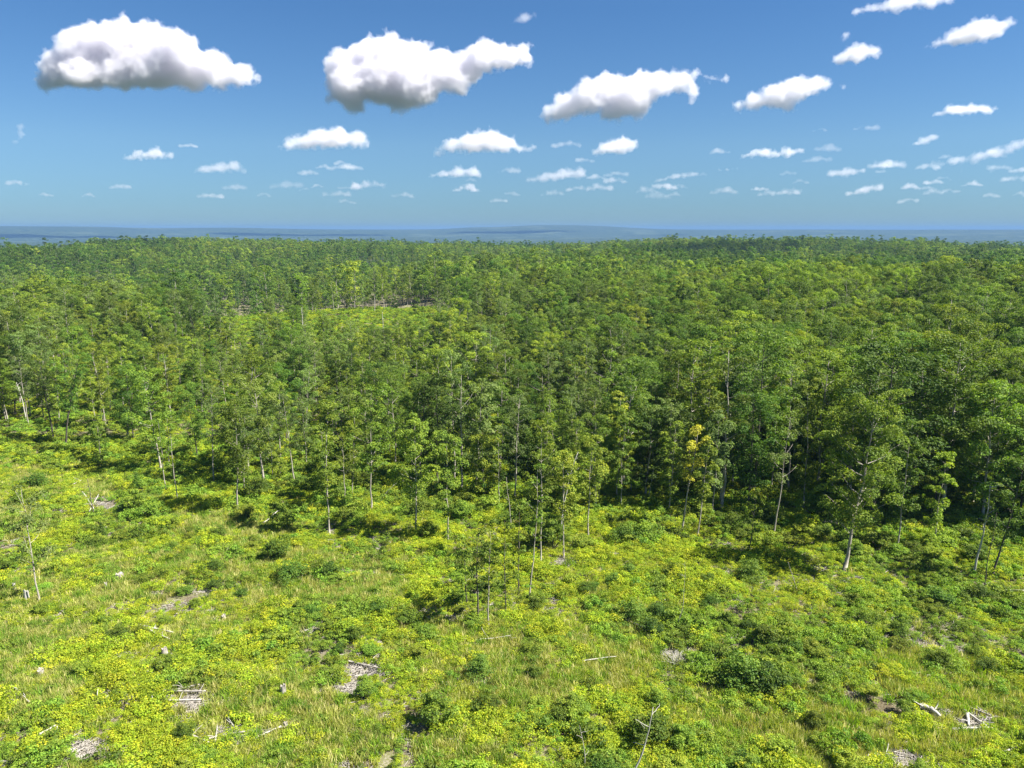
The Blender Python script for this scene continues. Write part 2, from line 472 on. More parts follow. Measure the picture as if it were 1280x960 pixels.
for i, (kn, lm, bk, kw) in enumerate(KINDS):
    tr, cr = tree_mb(100 + i, **kw)
    tm = tr.mesh('trunk', [M[bk]], True)
    cm = cr.mesh('crown', [M[lm]])
    j = MB(); j.merge(tr, 0); j.merge(cr, 1)
    PROTO.append(dict(kind=kn, H=kw['H'], trunk=tm, crown=cm, both=j, mats=[M[bk], M[lm]]))

def source_collection(name, meshes):
    """meshes to scatter, kept in a collection that is not part of the scene"""
    c = bpy.data.collections.new(name)
    for i, me in enumerate(meshes):
        o = bpy.data.objects.new('%s_%02d' % (name, i), me)
        c.objects.link(o)
    return c

def scatter(name, label, P, rz, scl, idx, coll, kind='stuff', tilt=None):
    """ONE object that draws many small plants nobody could count"""
    me = bpy.data.meshes.new(name)
    n = len(P)
    me.vertices.add(n); me.vertices.foreach_set('co', np.asarray(P, 'f').ravel())
    rot = np.zeros((n, 3), 'f'); rot[:, 2] = rz
    if tilt is not None: rot[:, :2] = tilt
    a = me.attributes.new('rot', 'FLOAT_VECTOR', 'POINT'); a.data.foreach_set('vector', rot.ravel())
    scl = np.asarray(scl, 'f')
    if scl.ndim == 1: scl = np.repeat(scl[:, None], 3, 1)
    a = me.attributes.new('scl', 'FLOAT_VECTOR', 'POINT'); a.data.foreach_set('vector', scl.ravel())
    a = me.attributes.new('pick', 'INT', 'POINT'); a.data.foreach_set('value', np.asarray(idx, 'i'))
    me.update()
    o = bpy.data.objects.new(name, me); COL.objects.link(o)
    ng = bpy.data.node_groups.new(name, 'GeometryNodeTree')
    ng.interface.new_socket('Geometry', in_out='INPUT', socket_type='NodeSocketGeometry')
    ng.interface.new_socket('Geometry', in_out='OUTPUT', socket_type='NodeSocketGeometry')
    gi, go = ng.nodes.new('NodeGroupInput'), ng.nodes.new('NodeGroupOutput')
    m2p = ng.nodes.new('GeometryNodeMeshToPoints')
    iop = ng.nodes.new('GeometryNodeInstanceOnPoints')
    ci = ng.nodes.new('GeometryNodeCollectionInfo'); ci.inputs['Collection'].default_value = coll
    ci.inputs['Separate Children'].default_value = True; ci.inputs['Reset Children'].default_value = True
    def attr(nm, t):
        q = ng.nodes.new('GeometryNodeInputNamedAttribute'); q.data_type = t; q.inputs['Name'].default_value = nm
        return q.outputs[0]
    L = ng.links.new
    L(gi.outputs[0], m2p.inputs[0]); L(m2p.outputs[0], iop.inputs['Points']); L(ci.outputs[0], iop.inputs['Instance'])
    iop.inputs['Pick Instance'].default_value = True
    L(attr('pick', 'INT'), iop.inputs['Instance Index'])
    e2r = ng.nodes.new('FunctionNodeEulerToRotation'); L(attr('rot', 'FLOAT_VECTOR'), e2r.inputs[0]); L(e2r.outputs[0], iop.inputs['Rotation'])
    L(attr('scl', 'FLOAT_VECTOR'), iop.inputs['Scale'])
    L(iop.outputs[0], go.inputs[0])
    md = o.modifiers.new('scatter', 'NODES'); md.node_group = ng
    if kind == 'stuff': tag(o, kind='stuff')
    if label: o['label'] = label
    return o
# trees that stand out one by one: (base px, base row, top px, top row, kind, label)
FEATURES = [
    (50, 755, 45, 598, 'wisp', 'lone thin grey stemmed tree with a wispy crown in the clearing beside a pale stump'),
    (67, 553, 60, 436, 'fan', 'straight left one of the two tall dark trunked fan crowned trees at the left'),
    (80, 560, 112, 438, 'fan', 'right leaning one of the two tall dark trunked fan crowned trees'),
    (297, 640, 304, 496, 'greenpale', 'green tree on a pale trunk at the left forest edge'),
    (208, 618, 206, 520, 'thin', 'pole straight thin tree with a small crown left of the pale trunked tree'),
    (222, 628, 220, 524, 'thin', 'thin reddish stemmed tree just right of its pole straight neighbour, small crown'),
    (412, 668, 418, 500, 'narrow', 'narrow leafy tree whose bare lower stem meets the notch of the forest edge'),
    (464, 644, 470, 478, 'greenpale', 'green tree on a straight pale trunk beside the curved dead pole'),
    (597, 782, 597, 660, 'smallflat', 'small forked tree with a low flat crown, leftmost of the clump in the clearing'),
    (611, 788, 614, 655, 'thin', 'thinnest pole of the clump out in the clearing, wisp of leaves on top'),
    (633, 774, 631, 640, 'smalltwig', 'small clump tree in the clearing with leaves along its stem'),
    (662, 752, 672, 572, 'thin', 'tall thin pole tree at the right end of the clump in the clearing'),
    (676, 706, 676, 520, 'narrow2', 'tall slim tree right behind the clump in the clearing, pale upper stem'),
    (852, 670, 867, 528, 'gold', 'tree with a thin bright yellow crown on a leaning grey trunk'),
    (871, 672, 882, 548, 'thin2', 'slim straight tree close to the right of the yellow crowned tree'),
    (966, 674, 978, 512, 'sparsegrey', 'slim grey trunked tree with a greyish crown left of the tallest broad tree'),
    (936, 692, 941, 610, 'smalltwig', 'short slim tree between the yellow crowned tree and the slim grey trunked one'),
    (1055, 714, 1078, 486, 'big', 'tallest broad crowned tree standing forward of the right forest wall on a long bare trunk'),
    (1167, 684, 1170, 560, 'column', 'leafy column shaped tree clothed to the ground at the right forest edge'),
    (1240, 724, 1262, 570, 'darklean', 'dark stemmed tree leaning right behind the white gnarled dead tree'),
    (585, 760, 582, 672, 'smalltwig', 'short leafy sapling at the left side of the clump of thin trees'),
    (648, 742, 650, 618, 'smalltwig', 'leafy slim tree between the poles of the clump, beside the shaded bushes'),
    (705, 700, 702, 560, 'narrow2', 'slim leafy tree right of the clump, behind the brown slash'),
    (736, 672, 738, 540, 'narrow2', 'slim leafy tree right of the pale bent dead stem'),
    (560, 676, 560, 540, 'narrow', 'narrow green tree at the forest edge left of the clump in the clearing'),
    (520, 668, 522, 520, 'greenpale', 'green tree with pale trunk in front of the slanting dead pole'),
    (1120, 690, 1124, 520, 'narrow', 'narrow green tree filling the right forest edge beside the tallest broad tree'),
]
# ------------------------------------------------------------------ laying out the woods
EDGE_PX = np.array([-300, 0, 60, 150, 230, 300, 380, 440, 500, 560, 620, 700, 800, 900, 1000, 1100, 1180, 1280, 1600])
EDGE_Y = np.array([570, 574, 580, 598, 618, 632, 640, 642, 634, 640, 650, 655, 648, 650, 655, 664, 676, 690, 700])

def jgrid(x0, x1, y0, y1, s, seed, jit=0.85):
    rng = np.random.default_rng(seed)
    X, Y = np.meshgrid(np.arange(x0, x1, s), np.arange(y0, y1, s))
    X = X.ravel() + rng.uniform(-.5, .5, X.size) * s * jit; Y = Y.ravel() + rng.uniform(-.5, .5, Y.size) * s * jit
    return X, Y, rng

def in_view(X, Y, margin=12, side=0.86):
    return (np.abs(X) < Y * side + margin)

def wood_density(X, Y, Z):
    px, py = project(X, Y, Z)
    d = np.hypot(X, Y)
    edge = np.interp(px, EDGE_PX, EDGE_Y)
    inside = smooth(0, 14, edge - py)
    gap = fnoise(X, Y, 22, 31, 3)
    thin = 1 - 0.28 * smooth(140, 105, d)
    dens = inside * thin * np.clip(0.35 + 2.6 * (gap - 0.36), 0.12, 1.0)
    # open strips and glades with bright growth showing
    def hole(cx, cy, rx, ry, k):
        nonlocal dens
        dens = dens * (1 - k * np.exp(-(((px - cx) / rx) ** 2 + ((py - cy) / ry) ** 2) ** 2))
    hole(460, 412, 150, 40, 0.97)
    hole(520, 420, 130, 16, 0.8)
    hole(285, 405, 75, 34, 0.9)
    hole(130, 570, 120, 26, 0.6)
    hole(0, 545, 40, 14, 0.5)
    hole(40, 560, 60, 26, 0.85)
    hole(270, 545, 90, 30, 0.5)
    dens = dens * (1 - 0.3 * np.exp(-((px - 400) / 230) ** 2) * smooth(140, 180, d) * smooth(345, 320, d))
    # behind the front wall on the left half the stand is thinned
    dens = dens * (1 - 0.35 * smooth(700, 420, px) * smooth(360, 440, py))
    return dens, px, py, d

FEATURE_AT = [(f[0], f[1], 15) for f in FEATURES]    # pixels of the trees placed by hand further down: (px, py, radius m)
# stand between the clearing and 330 m
X, Y, rng = jgrid(-310, 310, 70, 340, 3.6, 11)
k = in_view(X, Y); X, Y = X[k], Y[k]
Z = terrain(X, Y)
dens, px, py, d = wood_density(X, Y, Z)
keep = (rng.uniform(size=len(X)) < dens * 0.98) & (d < 335) & (d > 72)
for fx, fy, fr in FEATURE_AT:
    keep &= ~((np.abs(px - fx) < fr) & (py > fy - 16))
X, Y, Z, d, px, py = (a[keep] for a in (X, Y, Z, d, px, py))
print('stand trees', len(X))
# which sort grows where
kinds = [p['kind'] for p in PROTO]
def choose(px, py, d, r, nz):
    right = smooth(760, 1050, px)
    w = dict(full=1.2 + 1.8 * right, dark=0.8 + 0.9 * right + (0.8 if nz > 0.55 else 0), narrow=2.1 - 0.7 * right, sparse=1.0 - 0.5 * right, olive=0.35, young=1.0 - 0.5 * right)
    if d < 130: w['young'] *= 3.0; w['sparse'] *= 1.6
    c = [w[q] / kinds.count(q) for q in kinds]
    s = sum(c); r *= s
    for i, q in enumerate(c):
        r -= q
        if r <= 0: return i
    return len(c) - 1
nz = fnoise(X, Y, 30, 77, 2)
pick = np.array([choose(px[i], py[i], d[i], rng.uniform(), nz[i]) for i in range(len(X))])
hs = rng.normal(1.0, 0.17, len(X)).clip(0.55, 1.35) * (0.86 + 0.16 * smooth(700, 1000, px) + 0.12 * smooth(180, 300, d))
hs *= 1 - 0.22 * np.exp(-((px - 400) / 210) ** 2) * smooth(115, 170, d)
rz = rng.uniform(0, 6.283, len(X))
Hh = np.array([PROTO[i]['H'] for i in pick]) * hs
wide = hs * rng.uniform(0.9, 1.2, len(X))
apparent = Hh / d * (np.abs(X) < Y * 0.66 + 1.5)   # the ones the photograph shows largest
order = np.argsort(-apparent)
N_SINGLE = 268
single = order[:N_SINGLE]; rest = order[N_SINGLE:]

ZONES = ['at the far left', 'in the left half', 'in the middle', 'in the right half']
WORDS = {'full': 'broad green crowned tree', 'dark': 'dense dark green tree', 'narrow': 'slender narrow crowned tree',
         'sparse': 'thin trunked sparse crowned tree', 'olive': 'olive yellow tinged tree', 'young': 'young low branched tree'}
NAMES = {'full': 'broadleaf_tree', 'dark': 'dark_broadleaf_tree', 'narrow': 'slender_tree', 'sparse': 'sparse_tree', 'olive': 'olive_green_tree', 'young': 'young_tree'}

def place_tree(name, p, H, proto, rzv, label, group, wide_=None, data=None):
    P = PROTO[proto] if data is None else data
    r = empty(name, p, rzv)
    if data is None: r.rotation_euler = (float(rng.normal(0, .035)), float(rng.normal(0, .035)), rzv)
    s = H / P['H']; w = wide_ or s
    r.scale = (w, w, s)
    for nm in ('trunk', 'crown'):
        if P.get(nm) is None: continue
        o = bpy.data.objects.new(nm, P[nm]); COL.objects.link(o); o.parent = r
    tag(r, label, 'tree', group)
    return r

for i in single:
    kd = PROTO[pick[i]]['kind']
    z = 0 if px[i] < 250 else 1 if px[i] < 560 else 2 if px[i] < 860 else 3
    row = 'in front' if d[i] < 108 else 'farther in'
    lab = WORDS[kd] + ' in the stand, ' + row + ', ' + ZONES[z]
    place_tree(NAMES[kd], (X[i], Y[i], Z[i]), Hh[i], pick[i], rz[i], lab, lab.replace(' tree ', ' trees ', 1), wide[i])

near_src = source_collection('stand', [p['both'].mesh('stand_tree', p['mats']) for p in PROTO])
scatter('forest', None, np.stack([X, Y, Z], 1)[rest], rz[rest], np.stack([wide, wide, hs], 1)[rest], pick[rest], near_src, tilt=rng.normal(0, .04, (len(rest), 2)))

# ---- the woods from 320 m to beyond the ridge: simpler crowns, hundreds of thousands of leaf clumps in all
FAR = []
for i, (mt, W, H, pads, tm) in enumerate([('green', 3.4, 16, 22, .5), ('green', 3.0, 17, 20, .6), ('dark', 3.3, 17, 22, .5), ('lime', 3.1, 16, 20, .5),
                                          ('grey', 3.0, 16, 20, .5), ('olive', 3.2, 16, 20, .5), ('dark', 2.0, 18, 18, .4), ('green', 3.8, 17, 24, .45)]):
    tr, cr = tree_mb(500 + i, H=H, W=W, lo=0.38 if i != 6 else 0.2, pads=pads * 1.7, pr=1.15, nl=30, leaf=0.52, r0=0.16, prof='oval' if i != 6 else 'cone', flat=0.55, tmean=tm)
    j = MB(); j.merge(tr, 0); j.merge(cr, 1)
    FAR.append(j.mesh('far_tree', [M['bark'], M[mt]]))
far_src = source_collection('far', FAR)
X, Y, rng = jgrid(-1200, 1200, 240, 1420, 5.6, 12)
d = np.hypot(X, Y)
k = in_view(X, Y, 40) & (d > 320) & (d < 1400); X, Y, d = X[k], Y[k], d[k]
Z = terrain(X, Y); dens, px, py, d = wood_density(X, Y, Z)
g2 = fnoise(X, Y, 60, 91, 3)
keep = rng.uniform(size=len(X)) < np.clip(dens * 1.15, np.where((px > 230) & (px < 620) & (d < 430), 0.03, 0.25), 1) * np.where(d < 420, 1, 1)
hole2 = (fnoise(X, Y, 120, 55, 3) > 0.66)
keep &= ~hole2 | (rng.uniform(size=len(X)) < 0.3)
X, Y, Z, d = (a[keep] for a in (X, Y, Z, d))
nzz = fnoise(X, Y, 160, 41, 3) + rng.normal(0, 0.16, len(X))
pk = np.select([nzz < 0.30, nzz < 0.42, nzz < 0.52, nzz < 0.6, nzz < 0.68, nzz < 0.76], [6, 2, 0, 7, 1, 3], rng.integers(3, 6, len(X)))
s = rng.normal(1.0, 0.18, len(X)).clip(0.55, 1.5)
s *= 0.72 + 0.56 * fnoise(X, Y, 45, 303, 3)
print('far trees', len(X))
scatter('far_woods', None, np.stack([X, Y, Z], 1), rng.uniform(0, 6.28, len(X)), np.stack([s * 1.1, s * 1.1, s], 1), pk, far_src, tilt=rng.normal(0, .04, (len(X), 2)))

# ------------------------------------------------------------------ ground cover
def bramble(seed, n=300, R_=0.75, h=0.75, leaf=0.105, mat='bramble'):
    rng = np.random.default_rng(seed); mb = MB()
    for k in range(9):
        a, q = rng.uniform(0, 6.28), rng.uniform(0, 1) ** 0.5 * R_
        pad(mb, np.array([math.cos(a) * q, math.sin(a) * q, h * rng.uniform(0.35, 1.0) * (1 - 0.4 * q / R_)]), R_ * 0.42, int(n / 5.0), leaf, rng, 0.55, None, rng.uniform(0.3, 0.75))
    return mb.mesh('bramble', [M[mat]])

def grass(seed, n=70, R_=0.4, h=0.5, w=0.05, mat='grass'):
    rng = np.random.default_rng(seed); mb = MB()
    b = np.stack([rng.normal(0, R_ * .5, n), rng.normal(0, R_ * .5, n), np.full(n, -0.02)], 1)
    a = rng.uniform(0, 6.28, n); side = np.stack([np.cos(a), np.sin(a), np.zeros(n)], 1) * (w * rng.uniform(0.5, 1.3, n))[:, None]
    H_ = (h * rng.uniform(0.5, 1.15, n))[:, None]
    lean = np.stack([rng.normal(0, .22, n), rng.normal(0, .22, n), np.ones(n)], 1)
    v = np.stack([b - side * .5, b + side * .5, b + side * .5 + lean * H_ * .6, b + lean * H_ * [1.5, 1.5, 1]], 1)
    v2 = np.stack([b - side * .5, b + side * .5, b + side * .45 + lean * H_ * .55, b - side * .45 + lean * H_ * .55], 1)
    tip = b + lean * H_ * np.array([1.35, 1.35, 1.0])
    v3 = np.stack([v2[:, 3], v2[:, 2], tip + side * .06, tip - side * .06], 1)
    t = rng.uniform(0, 1, n)
    f = np.arange(4 * n).reshape(n, 4)
    mb.add(v2.reshape(-1, 3), f, t); mb.add(v3.reshape(-1, 3), f, t)
    return mb.mesh('grass', [M[mat]])

def shrub_mb(seed, H=2.2, W=1.3, leaf=0.17, n=22, nl=45):
    rng = np.random.default_rng(seed); st, cr = MB(), MB()
    for k in range(n):
        a = rng.uniform(0, 6.28); q = W * rng.uniform(0.1, 0.85); h = H * rng.uniform(0.3, 0.95) * (1 - 0.35 * q / W)
        c = np.array([math.cos(a) * q, math.sin(a) * q, h])
        if k < 9: tube(st, wander((c[0] * .1, c[1] * .1, -0.1), c, 4, .15, rng), [0.03, .022, .016, .008], 4)
        pad(cr, c, W * rng.uniform(0.25, 0.42), nl, leaf, rng, 0.6, None, rng.uniform(0.3, 0.7))
    return st, cr

COVER = [bramble(1), bramble(2, 260, .8, .9), bramble(3, 220, .7, .55, .11), bramble(4, 240, .7, .8, .13, 'herb'), bramble(5, 240, .75, .9, .12, 'herb'),
         bramble(6, 200, .6, .7, .14, 'green'), bramble(7, 220, .7, 1.1, .14, 'green')]
cover_src = source_collection('cover', COVER)
GRASS = [grass(1), grass(2, 80, .45, .58), grass(3, 60, .4, .5, .04), grass(4, 60, .4, .6, .05, 'herb')]
grass_src = source_collection('grasses', GRASS)

# grassy and bare patches: pixel ellipses of the photograph carried onto the ground (cx, cy, rx, ry)
GRASSY = [(330, 705, 330, 22), (140, 735, 120, 30), (560, 820, 130, 55), (450, 745, 120, 40), (760, 815, 130, 35), (420, 925, 130, 45), (1170, 850, 120, 45), (900, 900, 100, 40),
          (1040, 900, 90, 60), (40, 845, 60, 60), (130, 800, 60, 20), (720, 860, 90, 40), (560, 940, 80, 30), (250, 800, 60, 24), (1120, 930, 110, 40), (300, 660, 80, 14), (30, 660, 90, 30), (100, 600, 120, 30), (350, 890, 90, 50)]
BARE = [(235, 875, 42, 20), (150, 870, 45, 14), (285, 915, 60, 16), (455, 840, 34, 16), (420, 862, 28, 14), (590, 855, 36, 8), (850, 815, 34, 12), (1220, 905, 36, 14),
        (120, 940, 60, 16), (130, 632, 26, 6), (45, 566, 14, 9), (52, 545, 10, 5), (1120, 950, 60, 12), (700, 705, 18, 10), (440, 718, 20, 6), (1150, 672, 26, 4), (800, 580, 30, 8), (1170, 895, 22, 8), (700, 600, 40, 6), (1050, 655, 60, 4), (380, 720, 18, 10)]
def patch(px, py, L):
    v = np.zeros(len(px))
    for cx, cy, rx, ry in L:
        v = np.maximum(v, np.exp(-(((px - cx) / rx) ** 2 + ((py - cy) / ry) ** 2)))
    return v

def cover_layer(name, s, y0, y1, seed, src, fn):
    X, Y, rng = jgrid(-y1 * 0.88 - 14, y1 * 0.88 + 14, y0, y1, s, seed, 1.0)
    k = in_view(X, Y, 10); X, Y = X[k], Y[k]
    Z = terrain(X, Y); px, py = project(X, Y, Z)
    nz = fnoise(X, Y, 9, seed + 5, 4)
    g = patch(px, py, GRASSY) + (nz - 0.5) * 1.5
    b = patch(px, py, BARE) + (fnoise(X, Y, 1.8, seed * 0 + 8, 3) - 0.5) * 0.75
    keep, idx, sc, zz = fn(X, Y, px, py, g, b, rng)
    P = np.stack([X, Y, Z + zz], 1)[keep]
    sc = sc[keep]
    print(name, len(P))
    return scatter(name, None, P, rng.uniform(0, 6.28, len(P)), np.stack([sc, sc, sc * rng.uniform(.75, 1.25, len(P))], 1), idx[keep], src)

def f_bramble(X, Y, px, py, g, b, rng):
    n = len(X)
    keep = (rng.uniform(size=n) < np.where(g > 0.62, 0.28, np.where(g > 0.45, 0.6, 0.97))) & ((b < 0.5) | (rng.uniform(size=n) < .15))
    kindn = fnoise(X, Y, 5, 66, 4) + rng.normal(0, .13, n)
    yel = patch(px, py, [(120, 790, 170, 60), (300, 860, 60, 50), (760, 700, 170, 45), (560, 670, 90, 30), (560, 900, 120, 40), (740, 900, 80, 40), (1180, 920, 40, 30), (120, 880, 120, 60), (660, 780, 60, 40)])
    idx = np.select([kindn + 0.3 * yel > 0.56, kindn + 0.3 * yel > 0.46, kindn > 0.38, kindn > 0.27], [rng.integers(0, 3, n), rng.integers(0, 4, n), rng.integers(3, 5, n), rng.integers(4, 6, n)], rng.integers(5, 7, n))
    return keep, idx, rng.uniform(0.6, 1.2, n) * (0.75 + 0.6 * smooth(.4, .65, fnoise(X, Y, 3, 19, 2))), -0.05
cover_layer('brambles', 0.68, 42, 128, 21, cover_src, f_bramble)

def f_grass(X, Y, px, py, g, b, rng):
    n = len(X)
    keep = (rng.uniform(size=n) < np.where(g > 0.5, 0.97, np.where(g > 0.32, 0.4, 0.04))) & ((b < 0.62) | (rng.uniform(size=n) < .22))
    return keep, rng.integers(0, 4, n), rng.uniform(0.7, 1.3, n), 0
cover_layer('grass', 0.42, 42, 132, 22, grass_src, f_grass)

def f_under(X, Y, px, py, g, b, rng):
    n = len(X)
    edge = np.interp(px, EDGE_PX, EDGE_Y)
    keep = (rng.uniform(size=n) < 0.82) & (b < 0.6) & (py < edge + 10)
    return keep, np.where(rng.uniform(size=n) < .5, rng.integers(0, 4, n), rng.integers(3, 7, n)), rng.uniform(1.0, 1.9, n), 0
cover_layer('undergrowth', 1.45, 84, 400, 23, cover_src, f_under)
# ------------------------------------------------------------------ the trees that stand out
FK = {
    'wisp': ('grey', 'bark', dict(W=2.2, lo=0.45, pads=36, pr=0.7, nl=48, r0=0.09, bare=0.25)),
    'fan': ('dark', 'darkbark', dict(W=3.0, lo=0.42, pads=60, pr=0.85, nl=50, r0=0.16, prof='vase', up=1.5)),
    'greenpale': ('green', 'bark', dict(W=2.4, lo=0.42, pads=62, pr=0.85, nl=75, r0=0.11)),
    'thin': ('green', 'bark', dict(W=0.9, lo=0.55, pads=24, pr=0.42, nl=26, r0=0.08, side_pads=8)),
    'thin2': ('lime', 'bark', dict(W=1.2, lo=0.5, pads=30, pr=0.6, nl=50, r0=0.09, side_pads=6)),
    'narrow': ('green', 'bark', dict(W=1.5, lo=0.35, pads=50, pr=0.7, nl=70, r0=0.1, side_pads=8)),
    'narrow2': ('lime', 'bark', dict(W=1.6, lo=0.45, pads=42, pr=0.7, nl=55, r0=0.09, side_pads=8)),
    'smallflat': ('green', 'darkbark', dict(W=1.9, lo=0.55, pads=24, pr=0.55, nl=32, r0=0.10, prof='vase')),
    'smalltwig': ('green', 'darkbark', dict(W=1.0, lo=0.38, pads=24, pr=0.45, nl=28, r0=0.07, side_pads=8)),
    'gold': ('gold', 'bark', dict(W=1.0, lo=0.55, pads=30, pr=0.55, nl=30, r0=0.12, bare=0.0)),
    'sparsegrey': ('grey', 'bark', dict(W=1.8, lo=0.52, pads=32, pr=0.7, nl=40, r0=0.1, bare=0.2)),
    'big': ('green', 'bark', dict(W=3.6, lo=0.30, pads=110, pr=1.0, nl=95, r0=0.19, side_pads=3)),
    'column': ('lime', 'bark', dict(W=1.1, lo=0.06, pads=50, pr=0.6, nl=60, r0=0.08)),
    'darklean': ('dark', 'darkbark', dict(W=1.9, lo=0.35, pads=44, pr=0.75, nl=60, r0=0.12, side_pads=6)),
}
for i, (bx, by, tx, ty, kd, lab) in enumerate(FEATURES):
    p = gp(bx, by)
    H = height_to(p, ty)
    lm, bk, kw = FK[kd]
    dx = (tx - bx) / FPX * p.y / FY
    tr, cr = tree_mb(900 + i, H=H, lean=(dx / H, 0), **kw)
    place_tree({'gold': 'yellow_leaved_tree', 'fan': 'fan_crowned_tree', 'big': 'big_broadleaf_tree', 'column': 'columnar_tree'}.get(kd, 'forest_edge_tree'),
               p, 1.0, 0, 0.0, lab, None, 1.0, dict(H=1.0, trunk=tr.mesh('trunk', [M[bk]], True), crown=cr.mesh('crown', [M[lm]])))

def obj(name, mb, mat, parent=None, smooth_=True):
    o = bpy.data.objects.new(name, mb.mesh(name, [mat] if not isinstance(mat, list) else mat, smooth_)); COL.objects.link(o); o.parent = parent
    return o

# ---- dead standing stems
def snag(bx, by, tx, ty, r, mat, label, seed, bow=0.0, nb=7, bl=1.0, gold=0):
    rng = np.random.default_rng(seed)
    p = gp(bx, by); H = height_to(p, ty)
    dx = (tx - bx) / FPX * p.y / FY
    root = empty('dead_tree', p)
    mb = MB()
    stem = wander((0, 0, -.3), (dx, rng.normal() * .3, H), 12, .06, rng, bow=(bow * H, 0, 0))
    tube(mb, stem, np.linspace(r, r * .28, 12), 7)
    obj('trunk', mb, M[mat], root)
    bb = MB()
    for k in range(nb):
        t = rng.uniform(.4, .98); s = np.array([np.interp(t, np.linspace(0, 1, 12), stem[:, q]) for q in range(3)])
        a = rng.uniform(0, 6.28); L = bl * rng.uniform(.5, 1.5)
        e = s + np.array([math.cos(a) * L, math.sin(a) * L * .6, L * rng.uniform(.1, .9)])
        br = wander(s, e, 6, .3, rng); tube(bb, br, np.linspace(r * .35, .012, 6), 5)
        if rng.uniform() < .6:
            e2 = br[3] + rng.normal(size=3) * L * .35; tube(bb, wander(br[3], e2, 4, .25, rng), np.linspace(r * .2, .01, 4), 4)
    obj('branches', bb, M[mat], root)
    if gold:
        cr = MB()
        for k in range(gold):
            c = stem[-1] + np.array([rng.uniform(-.2, 1.9), rng.normal() * .6, -rng.uniform(-.4, 2.8)])
            pad(cr, c, .45, 60, .2, rng, .6, None, .45)
        obj('foliage', cr, M['gold' if gold > 20 else 'olive'], root, False)
    tag(root, label, 'dead tree')
    return root
snag(1216, 718, 1222, 606, .13, 'pale', 'white gnarled dead tree with crooked branches and a few olive leaves at the right edge', 5, 0.02, 12, 1.0, 11)
snag(700, 680, 722, 566, .10, 'pale', 'pale bent dead stem leaning right at the middle of the forest edge', 6, -.05, 6, .9)
snag(697, 648, 712, 580, .07, 'pale', 'short pale dead stem crossing behind the bent one at the forest edge', 16, -.03, 4, .6)
snag(472, 634, 497, 604, .07, 'pale', 'curved whitish dead pole arching right beside the pale trunked green tree', 7, -.12, 1, .4)
snag(513, 620, 528, 575, .07, 'pale', 'slanting pale dead pole in the woods behind the arching one', 8, -.02, 2, .5)
snag(809, 628, 815, 584, .08, 'pale', 'short pale snag in the dark gap left of the yellow crowned tree', 9, 0, 3, .5)
snag(380, 447, 381, 384, .2, 'pale', 'tall bare pale snag standing up in the second glade', 10, 0, 6, 1.0)
snag(479, 424, 479, 390, .17, 'pale', 'whitish snag with a crossed top in the second glade beside the dense trees', 11, 0, 5, .9)
snag(34, 530, 27, 478, .12, 'pale', 'crooked pale dead stem in the woods left of the tall dark trunked pair', 12, .02, 4, .9)
snag(118, 646, 111, 600, .08, 'darkbark', 'dark broken stem standing over crossed fallen poles on the left', 13, 0, 2, .4)
snag(845, 790, 853, 704, .035, 'brownwood', 'hair thin bare sapling standing in the brambles below the yellow tree', 14, .03, 3, .5)
snag(998, 742, 979, 700, .05, 'brownwood', 'thin bare pole leaning left in brambles below the slim grey trunked tree', 15, 0, 1, .3)
snag(784, 985, 817, 888, .075, 'pale', 'pale curved bare sapling leaning right at the bottom middle', 17, .04, 3, .8)
snag(730, 975, 722, 905, .045, 'brownwood', 'dark crooked little dead sapling at the bottom, left of the pale curved one', 18, .04, 3, .5)
snag(1228, 742, 1232, 640, .06, 'darkbark', 'dark bare stem beside the white gnarled dead tree', 19, 0, 5, .5)
snag(640, 668, 633, 596, .07, 'bark', 'grey bare stem in the shade behind the clump in the clearing', 20, 0, 4, .5)

# ---- fallen logs and poles
def log(pts, r, mat, label, seed, lift=0.25, name='fallen_log', knots=2):
    rng = np.random.default_rng(seed)
    P = [np.array(gp(*q)) for q in pts]
    o0 = P[0].copy(); mb = MB()
    a = P[0] - o0 + [0, 0, lift]; b = P[-1] - o0 + [0, 0, lift + rng.uniform(-.1, .2)]
    mid = None
    st = wander(a, b, 8, .05, rng)
    if len(P) == 3: st = st + (np.array(P[1]) - (P[0] + P[2]) / 2) * (4 * np.linspace(0, 1, 8) * (1 - np.linspace(0, 1, 8)))[:, None] * .6
    tube(mb, st, np.linspace(r, r * .55, 8), 8)
    for k in range(knots):
        s = st[rng.integers(2, 7)]; e = s + rng.normal(size=3) * [.5, .5, .2] + [0, 0, .25]
        tube(mb, wander(s, e, 4, .2, rng), np.linspace(r * .4, .015, 4), 5)
    o = obj(name, mb, M[mat]); o.location = o0
    tag(o, label, 'log')
    return o
